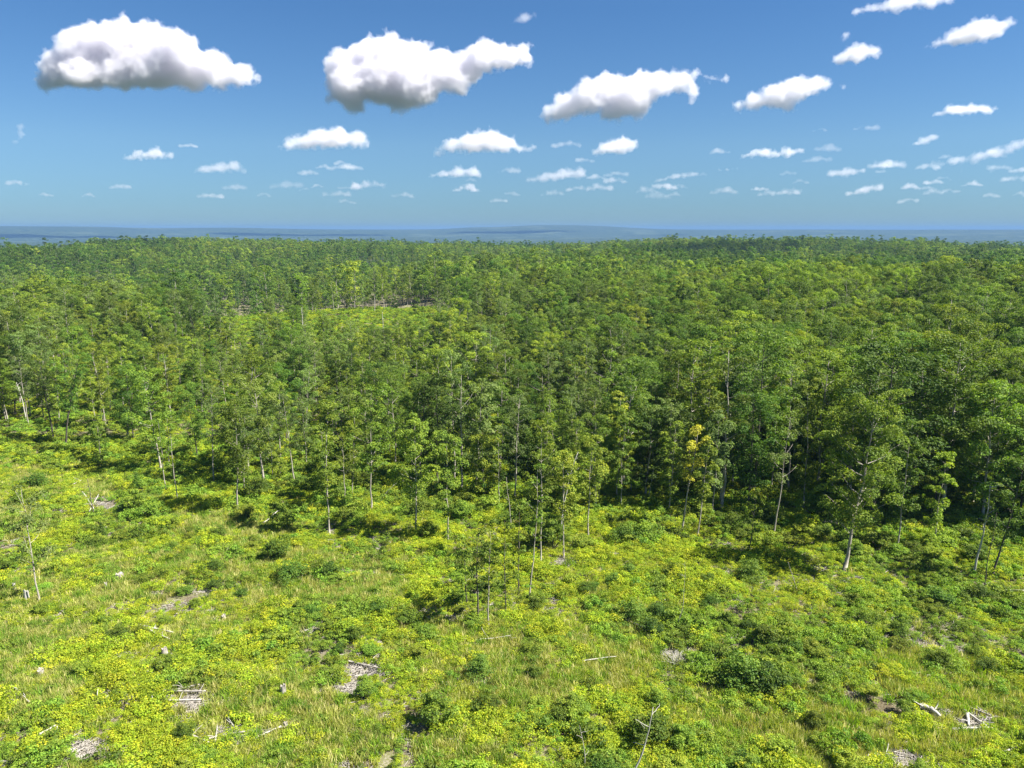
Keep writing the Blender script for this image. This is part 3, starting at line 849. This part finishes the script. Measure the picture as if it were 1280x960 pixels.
LOGS = [
    ([(174, 785), (217, 796)], .13, 'pale', 'upper whitish log of the pair lying in brambles left of centre of the clearing'),
    ([(184, 790), (212, 803)], .10, 'pale', 'lower short whitish log of the pair lying in brambles'),
    ([(14, 862), (38, 884)], .09, 'pale', 'pale pole crossing another at the far left, sloping down to the right'),
    ([(12, 884), (46, 862)], .07, 'brownwood', 'brown pole crossing a pale one at the far left, rising to the right'),
    ([(50, 925), (88, 905)], .10, 'pale', 'grey log lying in brambles near the bottom left corner'),
    ([(205, 868), (258, 872)], .10, 'brownwood', 'long weathered log on top of the slash patch at lower left'),
    ([(212, 880), (252, 878)], .08, 'pale', 'pale log just below the long one on the slash patch'),
    ([(215, 868), (250, 862)], .07, 'brownwood', 'thin upper log of the slash patch at lower left'),
    ([(182, 878), (196, 888)], .08, 'pale', 'short pale log end left of the slash patch'),
    ([(112, 880), (131, 882)], .09, 'pale', 'short whitish log at the left end of the bare strip'),
    ([(232, 922), (262, 934)], .09, 'brownwood', 'brown log sloping down right at the lower slash pile'),
    ([(262, 930), (318, 918)], .10, 'brownwood', 'longest log of the lower slash pile, rising to the right'),
    ([(268, 940), (272, 912)], .07, 'pale', 'pale pole standing across the lower slash pile'),
    ([(285, 902), (296, 918)], .07, 'pale', 'short pale pole above the longest log of the lower pile'),
    ([(318, 928), (352, 915)], .08, 'pale', 'pale crooked branch right of the lower slash pile'),
    ([(436, 832), (472, 840)], .07, 'brownwood', 'dark thin log on the bare patch in the middle left of the clearing'),
    ([(400, 862), (420, 848)], .06, 'pale', 'pale stick at the lower end of the middle bare patch'),
    ([(775, 776), (808, 793)], .10, 'pale', 'weathered log beside a dark bush in the middle right brambles'),
    ([(720, 832), (770, 828)], .06, 'pale', 'slim pale log lying in the grass right of centre'),
    ([(640, 842), (672, 846)], .07, 'brownwood', 'brown log half hidden in brambles at bottom centre'),
    ([(1150, 888), (1160, 892)], .22, 'pale', 'chunky white log piece at lower right'),
    ([(1162, 890), (1174, 902)], .20, 'pale', 'split white log lying right of the chunky white piece'),
    ([(1204, 892), (1232, 912)], .10, 'pale', 'pale log sloping down right in the lower right slash pile'),
    ([(1208, 898), (1210, 912)], .14, 'pale', 'short thick white log end in the lower right slash pile'),
    ([(1190, 918), (1240, 915)], .10, 'pale', 'long level log at the foot of the lower right slash pile'),
    ([(1212, 890), (1238, 900)], .07, 'brownwood', 'brown upper stick of the lower right slash pile'),
    ([(1246, 950), (1284, 930)], .08, 'brownwood', 'brown log in the bottom right corner'),
    ([(1158, 850), (1200, 847)], .06, 'brownwood', 'thin level log in the grass above the lower right slash pile'),
    ([(1250, 742), (1282, 744)], .10, 'pale', 'pale log in brambles at the right edge'),
    ([(1100, 962), (1108, 948)], .10, 'pale', 'pale stub of a log at the bottom edge right of the middle'),
    ([(104, 620), (118, 645)], .10, 'pale', 'pale fallen pole leaning steeply under the dark broken stem'),
    ([(112, 646), (124, 622)], .07, 'pale', 'thinner pole crossing the steep pale one on the left'),
    ([(92, 610), (104, 602)], .09, 'pale', 'short white log above the crossed poles on the left'),
    ([(600, 803), (640, 800)], .06, 'pale', 'pale stick lying at the foot of the clump of thin trees'),
    ([(1072, 803), (1100, 808)], .06, 'brownwood', 'brown stick in the brambles of the right part of the clearing'),
    ([(330, 658), (352, 640)], .08, 'pale', 'pale pole lying aslant at the shaded left forest edge'),
]
for i, (pts, r, mt, lab) in enumerate(LOGS):
    log(pts, r, mt, lab, 300 + i, 0.3 if pts[0][1] > 700 else .5)

# ---- stumps
def stump(px, py, r, h, label, seed):
    rng = np.random.default_rng(seed); p = gp(px, py); mb = MB()
    n = 14; a = np.linspace(0, 2 * np.pi, n, endpoint=False)
    prof = [(1.55, -.1), (1.15, .12), (1.0, .5), (.92, .82)]
    rough = 1 + rng.normal(size=n) * .06; jag = rng.uniform(-.12, .25, n)
    V = [np.stack([np.cos(a) * r * q * rough, np.sin(a) * r * q * rough, np.full(n, h * z)], 1) for q, z in prof]
    V.append(np.stack([np.cos(a) * r * .9 * rough, np.sin(a) * r * .9 * rough, h * (1 + jag)], 1))
    V.append(np.stack([np.cos(a) * r * .45, np.sin(a) * r * .45, h * (.9 + jag * .4)], 1))
    V.append(np.stack([np.cos(a) * .01, np.sin(a) * .01, np.full(n, h * .86)], 1))
    f = [(k * n + j, k * n + (j + 1) % n, (k + 1) * n + (j + 1) % n, (k + 1) * n + j) for k in range(6) for j in range(n)]
    mb.add(np.concatenate(V), f, .5)
    o = obj('tree_stump', mb, M['pale' if seed in (1, 2) else 'brownwood'], None, False); o.location = p
    tag(o, label, 'stump')
stump(34, 752, .24, 1.1, 'jagged whitish stump next to the lone thin grey stemmed tree', 1)
stump(19, 742, .14, 1.0, 'thin pale stump left of the jagged whitish one', 2)
stump(150, 724, .42, .6, 'low pale stump in the grassy band of the upper left clearing', 3)
stump(133, 738, .15, .7, 'narrow splintered stump below the low pale one', 4)
stump(355, 872, .22, .9, 'pale upright stump in the grass left of the middle bare patch', 5)
stump(206, 820, .24, .7, 'whitish stump below the pair of logs', 6)
stump(280, 776, .2, .5, 'small white stump right of the pair of logs', 7)
stump(52, 846, .28, .6, 'pale stump above the crossed poles at the far left', 8)
stump(357, 912, .2, .5, 'small stump at the right end of the pale crooked branch', 9)
stump(284, 692, .2, .6, 'small pale stump high in the grassy band near the forest edge', 10)
stump(702, 888, .2, .6, 'whitish stump among brambles left of the pale curved sapling', 11)
stump(823, 940, .2, .5, 'small whitish stump right of the pale curved sapling', 12)

# ---- small spruces
def spruce(px, py, H, label, seed):
    rng = np.random.default_rng(seed); p = gp(px, py); root = empty('young_spruce', p)
    t, c = MB(), MB(); tube(t, wander((0, 0, -.1), (0, 0, H), 5, .02, rng), np.linspace(.05, .01, 5), 5)
    for k in range(60):
        u = k / 60; a = k * 2.4; w = H * .3 * (1 - u) + .06
        pad(c, np.array([math.cos(a) * w * .7, math.sin(a) * w * .7, H * (.06 + .9 * u)]), w * .45, 22, .12, rng, .3, None, .35)
    obj('trunk', t, M['darkbark'], root); obj('crown', c, M['dark'], root, False)
    tag(root, label, 'spruce')
spruce(128, 672, 2.0, 'tiny dark conical spruce in the upper left of the clearing', 1)
spruce(172, 612, 2.6, 'dark little conical spruce at the edge of the left saplings', 2)

# ---- shrubs in the clearing
SH = []
for i, (mt, kw) in enumerate([('green', dict(H=1.7, W=1.3)), ('green', dict(H=2.3, W=1.2, n=26)), ('dark', dict(H=1.9, W=1.5, n=26)), ('dark', dict(H=1.5, W=1.1)),
                              ('lime', dict(H=1.5, W=1.2)), ('lime', dict(H=2.0, W=1.1, n=26)), ('herb', dict(H=1.2, W=1.3))]):
    st, cr = shrub_mb(700 + i, leaf=.135, nl=85, **kw)
    SH.append((st.mesh('stems', [M['darkbark']], True), cr.mesh('foliage', [M[mt]]), mt))
def shrub(p, i, s, rz_, label, group=None):
    root = empty('shrub', p, rz_); root.scale = (s * 1.1, s * 1.1, s)
    for nm, me in (('stems', SH[i][0]), ('foliage', SH[i][1])):
        o = bpy.data.objects.new(nm, me); COL.objects.link(o); o.parent = root
    tag(root, label, 'shrub', group)
shrub(gp(932, 862), 2, 1.5, 0, 'largest dark green bush, in the right middle of the clearing')
shrub(gp(958, 866), 3, 1.5, 1, 'dark bush touching the right side of the largest one')
shrub(gp(938, 724), 2, 1.1, 2, 'dark round bush in its own shade below the slim grey trunked tree')
shrub(gp(790, 775), 2, 1.1, 3, 'dark bush above the weathered log in the middle right brambles')
shrub(gp(815, 795), 3, 1.0, 4, 'dark bush at the lower right of the weathered log')
shrub(gp(362, 728), 2, 1.25, 5, 'dark tall bush below the notch in the forest edge')
shrub(gp(345, 700), 1, 1.2, 0, 'green upright bush just above the dark tall one near the notch')
shrub(gp(410, 722), 3, 1.1, 1, 'dark low bush right of the notch in the forest edge')
shrub(gp(600, 845), 2, .9, 2, 'dark compact bush below the clump of thin trees')
shrub(gp(815, 935), 1, 1.2, 3, 'green bush behind the pale curved bare sapling')
shrub(gp(1172, 758), 3, 1.3, 4, 'dark bush below the leafy column shaped tree')
shrub(gp(545, 905), 1, 1.2, 5, 'green bush in the lower middle among brambles')
shrub(gp(535, 800), 6, 1.2, 5, 'grey green low bush left of the clump of thin trees')
rng = np.random.default_rng(77)
SW = {'green': 'leafy green shrub', 'dark': 'dark green shrub', 'lime': 'bright yellow green shrub', 'herb': 'low light green shrub'}
cnt = 0
for t in range(4500):
    y = rng.uniform(44, 108); x = rng.uniform(-1, 1) * (y * .66 + 2)
    z = gz(x, y); qx, qy = project(x, y, z)
    edge = np.interp(qx, EDGE_PX, EDGE_Y)
    g = float(patch(np.array([qx]), np.array([qy]), GRASSY)[0]); b = float(patch(np.array([qx]), np.array([qy]), BARE)[0])
    if b > .3 or qy < edge - 30 or rng.uniform() < g * .8: continue
    if float(fnoise(np.array([x]), np.array([y]), 10, 131, 3)[0]) < .44: continue
    near_edge = qy < edge + 40
    i = int(rng.choice(7, p=[.22, .18, .06, .05, .19, .14, .16]))
    s = rng.uniform(.55, 1.1) * (1.45 if near_edge else .85)
    zone = 0 if qx < 320 else 1 if qx < 640 else 2 if qx < 960 else 3
    row = 'along the forest edge' if near_edge else 'out in the clearing' if qy < 830 else 'in the foreground'
    lab = SW[SH[i][2]] + ' ' + row + ', ' + ['at the left', 'left of centre', 'right of centre', 'at the right'][zone]
    shrub((x, y, z), i, s, rng.uniform(0, 6.28), lab, lab.replace('shrub', 'shrubs', 1))
    cnt += 1
    if cnt >= 250: break

# ---- a dead grey bush
def dead_bush(px, py, W, H, label, seed):
    r = np.random.default_rng(seed); p = gp(px, py); mb = MB()
    for k in range(150):
        a = r.uniform(0, 6.28); q = W * r.uniform(.2, 1); e = np.array([math.cos(a) * q, math.sin(a) * q * .7, H * r.uniform(.3, 1) * (1.1 - .5 * q / W)])
        br = wander((e[0] * .2, e[1] * .2, 0), e, 5, .25, r); tube(mb, br, np.linspace(.025, .008, 5), 4)
        if k % 2: tube(mb, wander(br[2], br[2] + r.normal(size=3) * .35, 3, .2, r), [.012, .01, .006], 4)
    o = obj('dead_bush', mb, M['pale']); o.location = p
    tag(o, label, 'dead bush')
dead_bush(846, 832, 1.9, 1.3, 'grey leafless brush heap beside the dark bushes right of centre', 1)
dead_bush(880, 838, 1.1, .8, 'smaller grey leafless brush at the right foot of the brush heap', 2)

# ---- litter of twigs and chips on the bare patches
def twigs(seed, n=26):
    r = np.random.default_rng(seed); mb = MB()
    for k in range(n):
        c = r.normal(size=3) * [.35, .35, 0] + [0, 0, r.uniform(.02, .14)]; a = r.uniform(0, 3.14); L = r.uniform(.15, .6)
        e = np.array([math.cos(a), math.sin(a), r.uniform(-.1, .25)]) * L
        tube(mb, [c - e, c + r.normal(size=3) * .03, c + e], [.022, .018, .008], 4, m=int(r.uniform() < .92))
    return mb.mesh('twigs', [M['pale'], M['brownwood']], True)
tw = source_collection('twigs', [twigs(1), twigs(2), twigs(3)])
def f_twig(X, Y, px, py, g, b, rng):
    n = len(X)
    return rng.uniform(size=n) < np.where(b > .5, .45, np.where(b > .3, .3, .07)), rng.integers(0, 3, n), rng.uniform(.7, 1.4, n), 0.0
cover_layer('twig_litter', .5, 42, 112, 24, tw, f_twig)
# ------------------------------------------------------------------ clouds (real volumes, kilometres away)
CLOUD_COL = (0.93, 0.92, 0.95, 1)
def cloud_mat(name, dens, scale):
    """grid density falls to nothing over a band at the skin; fractal noise eats into that band"""
    m, nt = new_mat(name)
    out = N(nt, 'ShaderNodeOutputMaterial')
    pv = N(nt, 'ShaderNodeVolumePrincipled')
    pv.inputs['Color'].default_value = CLOUD_COL
    pv.inputs['Anisotropy'].default_value = 0.15
    pv.inputs['Density Attribute'].default_value = ''
    nt.links.new(pv.outputs[0], out.inputs['Volume'])
    at = N(nt, 'ShaderNodeAttribute', attribute_name='density')
    geo = N(nt, 'ShaderNodeNewGeometry')
    no = N(nt, 'ShaderNodeTexNoise')
    no.inputs['Scale'].default_value = scale
    no.inputs['Detail'].default_value = 5
    no.inputs['Roughness'].default_value = 0.62
    nt.links.new(geo.outputs['Position'], no.inputs['Vector'])
    a = N(nt, 'ShaderNodeMath', operation='MULTIPLY_ADD'); a.inputs[1].default_value = ERODE_A   # attr * A - noise
    mn = N(nt, 'ShaderNodeMapRange'); mn.inputs['From Min'].default_value = 0.3; mn.inputs['From Max'].default_value = 0.7
    mn.inputs['To Min'].default_value = 0.0; mn.inputs['To Max'].default_value = -1.0
    nt.links.new(no.outputs[0], mn.inputs['Value'])
    nt.links.new(at.outputs['Fac'], a.inputs[0]); nt.links.new(mn.outputs[0], a.inputs[2])
    r = N(nt, 'ShaderNodeMapRange')
    r.inputs['From Min'].default_value = 0.0
    r.inputs['From Max'].default_value = 0.7
    r.inputs['To Max'].default_value = dens
    nt.links.new(a.outputs[0], r.inputs['Value'])
    nt.links.new(r.outputs[0], pv.inputs['Density'])
    return m
ERODE_A = 1.5

def to_volume(o, mat, voxel, band):
    """the finished body becomes a real volume object; the mesh it is filled from stays outside the scene"""
    v = bpy.data.volumes.new(o.name)
    vo = bpy.data.objects.new('cloud', v)
    v.materials.append(mat)
    COL.objects.unlink(o)
    COL.objects.link(vo)
    vo.location = o.location
    md = vo.modifiers.new('vapour', 'MESH_TO_VOLUME')
    md.object = o
    md.resolution_mode = 'VOXEL_SIZE'; md.voxel_size = voxel; md.interior_band_width = band; md.density = 1.0
    return vo

def icos(sub):
    import bmesh
    b = bmesh.new()
    bmesh.ops.create_icosphere(b, subdivisions=sub, radius=1)
    v = np.array([p.co[:] for p in b.verts])
    f = np.array([[q.index for q in p.verts] for p in b.faces])
    b.free()
    return v, f
ICO = icos(2)

CT = {}
def cloud_tex(size, depth=3):
    key = round(size)
    if key not in CT:
        t = bpy.data.textures.new('billow', 'CLOUDS')
        t.noise_scale = size; t.noise_depth = depth; t.noise_type = 'SOFT_NOISE'; t.noise_basis = 'ORIGINAL_PERLIN'
        CT[key] = t
    return CT[key]

def make_cloud(circles, dist, mat, seed, puff=1.0, label=None, group=None, name='cloud', detail=1.0):
    """circles: (px, py, r) in photograph pixels read off the cloud; dist: metres. Base is flattened."""
    rnd = random.Random(seed)
    if len(circles) < 9:        # small clouds: bridge the gaps between the puffs
        full = [circles[0]]
        for a, b in zip(circles[:-1], circles[1:]):
            gap = math.hypot(a[0] - b[0], a[1] - b[1]); n = int(gap / (0.55 * (a[2] + b[2])))
            if gap < 5.0 * min(a[2], b[2]) + 4:
                for k in range(1, n + 1):
                    t = k / (n + 1); full.append((a[0] + (b[0] - a[0]) * t, a[1] + (b[1] - a[1]) * t + rnd.uniform(-.2, .2) * a[2], (a[2] + (b[2] - a[2]) * t) * rnd.uniform(.7, .95)))
            full.append(b)
        circles = full
    cx = sum(c[0] for c in circles) / len(circles); cy_ = sum(c[1] for c in circles) / len(circles)
    org = Vector((0, 0, CAM_H)) + ray(cx, cy_) * (dist / ray(cx, cy_).y)
    base = min((Vector((0, 0, CAM_H)) + ray(c[0], c[1] + c[2]) * (dist / ray(c[0], c[1]).y)).z for c in circles)
    sph = []
    for px, py, r in circles:
        d = ray(px, py)
        p = Vector((0, 0, CAM_H)) + d * (dist / d.y)
        rr = r / FPX * dist / FY
        p.y += rnd.uniform(-0.3, 0.6) * rr
        sph.append((p, rr * (1.12 if len(circles) > 13 else 1.42)))
        n = int(9 * puff)
        for k in range(n):
            a, e = rnd.uniform(0, 2 * math.pi), rnd.uniform(-0.15, 1.0)
            q = p + Vector((math.cos(a) * math.sqrt(max(0, 1 - e * e)), math.sin(a) * math.sqrt(max(0, 1 - e * e)), e)) * rr * 0.82
            sph.append((q, rr * rnd.uniform(0.22, 0.42)))
    vs, fs, off = [], [], 0
    for p, r in sph:
        v = ICO[0] * r * np.array((1, 1, 0.9)) + np.array(p - org)
        v[:, 2] = np.where(v[:, 2] + org.z < base + 0.25 * r, (base + 0.25 * r - org.z) + (v[:, 2] + org.z - base - 0.25 * r) * 0.25, v[:, 2])
        vs.append(v); fs.append(ICO[1] + off); off += len(v)
    big = max(r for p, r in sph)
    me = mesh_np(name, np.concatenate(vs), np.concatenate(fs), [mat])
    o = bpy.data.objects.new(name, me)
    COL.objects.link(o)
    px_m = dist / FPX
    rm = o.modifiers.new('r', 'REMESH'); rm.mode = 'VOXEL'; rm.voxel_size = max(px_m * 1.5, big / 24) / detail
    for size, amt in ((big * 0.55, big * 0.45), (big * 0.24, big * 0.26), (big * 0.1, big * 0.11)):
        dm = o.modifiers.new('d', 'DISPLACE'); dm.texture = cloud_tex(size); dm.strength = amt; dm.mid_level = 0.5; dm.texture_coords = 'LOCAL'
    dg = bpy.context.evaluated_depsgraph_get()
    me2 = bpy.data.meshes.new_from_object(o.evaluated_get(dg))
    o.modifiers.clear()
    o.data = me2
    me2.name = name
    bpy.data.meshes.remove(me)
    o.location = org
    o.name = 'source'
    o = to_volume(o, mat, px_m * 1.15, min(px_m * 11, big * 0.8))
    o.name = name
    tag(o, label, 'cloud', group, 'thing')
    return o
C_MATS = {}
def cmat(dens, scale):
    key = (round(math.log(dens) * 2.2), round(math.log(scale) * 2.2))
    if key not in C_MATS: C_MATS[key] = cloud_mat('cloud_vapour', dens, scale)
    return C_MATS[key]
def put_cloud(circles, label, group=None, seed=1, thick=1.0, base_h=1100.0, name='cloud'):
    bot = max(c[1] + c[2] * 0.8 for c in circles)
    el = math.atan((480 - bot) / FPX) - PITCH
    dist = min(base_h / math.tan(max(el, .02)), 32000)
    pxm = dist / FPX
    return make_cloud(circles, dist, cmat(0.11 * thick / pxm, 0.10 / pxm), seed, 1.0 if len(circles) > 6 else .8, label, group, name)
BIG = [
 ([(75,88,28),(60,103,18),(100,62,32),(120,52,26),(112,95,28),(150,58,34),(150,95,28),(190,52,28),(190,85,34),(225,64,28),(230,88,28),(265,82,24),(270,98,18),(300,94,18),(316,100,11)], 'biggest cumulus cloud at the upper left with a grey flat base', 1.2),
 ([(430,85,26),(440,108,30),(460,68,26),(490,64,24),(520,64,20),(480,100,36),(520,105,34),(500,128,20),(440,130,18),(550,88,26),(580,82,26),(572,105,20),(605,70,22),(630,72,20),(650,64,16),(661,76,10),(412,125,12)], 'large heaped cumulus cloud left of centre with an arm reaching right', 1.2),
 ([(690,142,16),(710,132,22),(735,122,24),(760,112,24),(765,140,20),(755,97,14),(790,122,28),(800,100,18),(825,106,20),(800,145,12),(850,100,18),(868,113,12),(870,93,10),(890,98,10),(906,97,7),(862,130,8)], 'long cumulus cloud right of centre rising to the right', 1.0),
 ([(362,182,11),(380,178,13),(400,174,15),(425,174,15),(448,175,12),(460,180,7)], 'oblong white cloud just below the large heaped cumulus', .9),
 ([(548,190,9),(565,182,14),(590,180,19),(612,176,19),(632,180,16),(650,187,9),(667,183,7),(678,178,4)], 'bumpy white cloud low in the middle of the sky with a wisp at its right', .9),
 ([(745,191,8),(760,187,12),(778,183,13),(794,180,8)], 'small rounded white cloud right of the bumpy middle one', .8),
 ([(925,133,9),(945,127,13),(970,119,16),(995,113,16),(1018,106,12),(1033,105,9),(985,133,11),(905,143,4),(1055,108,4)], 'arched ragged cloud right of the long rising cumulus', .8),
 ([(1040,79,7),(1056,72,11),(1075,67,13),(1094,63,9),(1058,46,6),(1118,66,4)], 'ragged white puff with a small puff above it in the upper right', .8),
 ([(1178,54,9),(1198,47,13),(1222,39,15),(1245,34,13),(1262,30,8),(1158,60,4)], 'slanting white cloud in the upper right below the cut off top one', .8),
 ([(1070,16,7),(1095,11,9),(1125,5,12),(1160,1,11),(1187,-2,8)], 'long cloud cut off by the top of the picture at the upper right', .8),
 ([(1172,143,6),(1190,139,9),(1212,138,9),(1234,138,8),(1250,136,4)], 'flat based oblong cloud at the right below the slanting one', .8),
 ([(642,28,5),(655,24,8),(670,18,5)], 'faint small high cloud above the large heaped cumulus arm', .4),
 ([(160,199,6),(176,194,9),(194,191,9),(211,194,6)], 'white puff low at the left under the biggest cumulus', .7),
 ([(242,216,5),(256,213,8),(275,210,9),(295,209,8),(305,214,5)], 'thin greyish cloud low at the left, right of the white puff', .5),
 ([(25,158,5),(28,168,5),(18,178,5)], 'faint upright wisp at the far left edge of the sky', .3),
 ([(541,221,6),(557,219,8),(575,215,9),(592,215,9),(600,222,5)], 'low white cloud under the bumpy middle one', .7),
 ([(662,226,7),(682,222,8),(705,217,9),(725,217,8)], 'low double cloud near the middle, right of the one under the bumpy cloud', .6),
 ([(935,195,7),(955,191,8),(985,190,8),(1002,188,5)], 'two joined low puffs below the arched ragged cloud', .7),
 ([(820,226,5),(842,221,6),(870,217,7),(900,213,5),(922,211,4)], 'long thin low cloud rising right, under the long cumulus', .6),
 ([(1040,218,7),(1060,215,8),(1080,213,5)], 'low white puff at the right, left one of two side by side', .6),
 ([(1098,208,7),(1112,205,8),(1130,207,6)], 'low white puff at the right, right one of two side by side', .7),
 ([(1170,206,8),(1195,201,10),(1220,197,11),(1245,190,12),(1270,182,12),(1284,176,9),(1205,214,6),(1240,212,7)], 'wide hazy cloud bank at the right edge of the sky', .5),
 ([(1145,180,5),(1158,175,7),(1170,171,5)], 'small puff above the wide hazy bank at the right', .6),
 ([(1060,243,5),(1080,238,6),(1100,234,6)], 'lowest slanting cloud at the right near the horizon', .6),
]
for i, (cs, lab, th) in enumerate(BIG):
    put_cloud(cs, lab, None, 40 + i, th)
rng = np.random.default_rng(5)
for i, (x, y, w) in enumerate([(22, 230, 14), (57, 245, 9), (150, 234, 12), (262, 247, 14), (293, 236, 13), (358, 233, 18), (385, 218, 12), (404, 210, 9), (462, 233, 18), (503, 246, 12), (430, 236, 8),
                               (580, 238, 12), (690, 243, 12), (750, 236, 14), (708, 182, 16), (810, 240, 14), (900, 191, 12), (905, 240, 16), (950, 238, 10), (985, 242, 12), (1022, 200, 14), (1035, 187, 14),
                               (1025, 164, 8), (1082, 161, 14), (1140, 236, 12), (1168, 241, 12), (1215, 232, 12), (1268, 224, 14), (1190, 240, 10), (1275, 244, 10), (640, 243, 9), (850, 234, 10), (235, 183, 10), (770, 224, 8),
                               (1000, 228, 9), (1240, 246, 9), (110, 246, 8), (330, 245, 8)]
                             + [(float(a), float(b), float(c)) for a, b, c in zip(rng.uniform(380, 1275, 34), rng.uniform(196, 256, 34), rng.uniform(6, 15, 34))]):
    cs = [(x + (k - 1.5) * w * .62, y + rng.uniform(-1.5, 1.5) - (2 if k in (1, 2) else 0), w * rng.uniform(.26, .42)) for k in range(4)]
    put_cloud(cs, 'small low cloudlet near the horizon, ' + ['at the left', 'left of centre', 'right of centre', 'at the right'][min(3, int(x // 320))], 'small cloudlets low in the sky', 80 + i, rng.uniform(.15, .6), name='cloudlet')

# two clouds above the top edge of the picture; their shadows lie on the far woods
def overhead(cx, cy, cz, spots, label, seed):
    cs = []
    for dx, r in spots:
        a, b = project(cx + dx, cy, cz)
        cs.append((float(a), float(b), r * FPX * FY / cy))
    put = make_cloud(cs, cy, cmat(0.02, 0.012), seed, .6, label, None, 'cloud', detail=.25)
overhead(1195, 850, 1136, [(-95, 30), (-50, 38), (0, 42), (50, 36), (95, 28)], 'cumulus out of view above whose shadow crosses the far woods right of centre', 71)
overhead(425, 840, 1136, [(-50, 36), (0, 44), (50, 36)], 'cumulus out of view above whose shadow darkens the far woods at the left edge', 72)
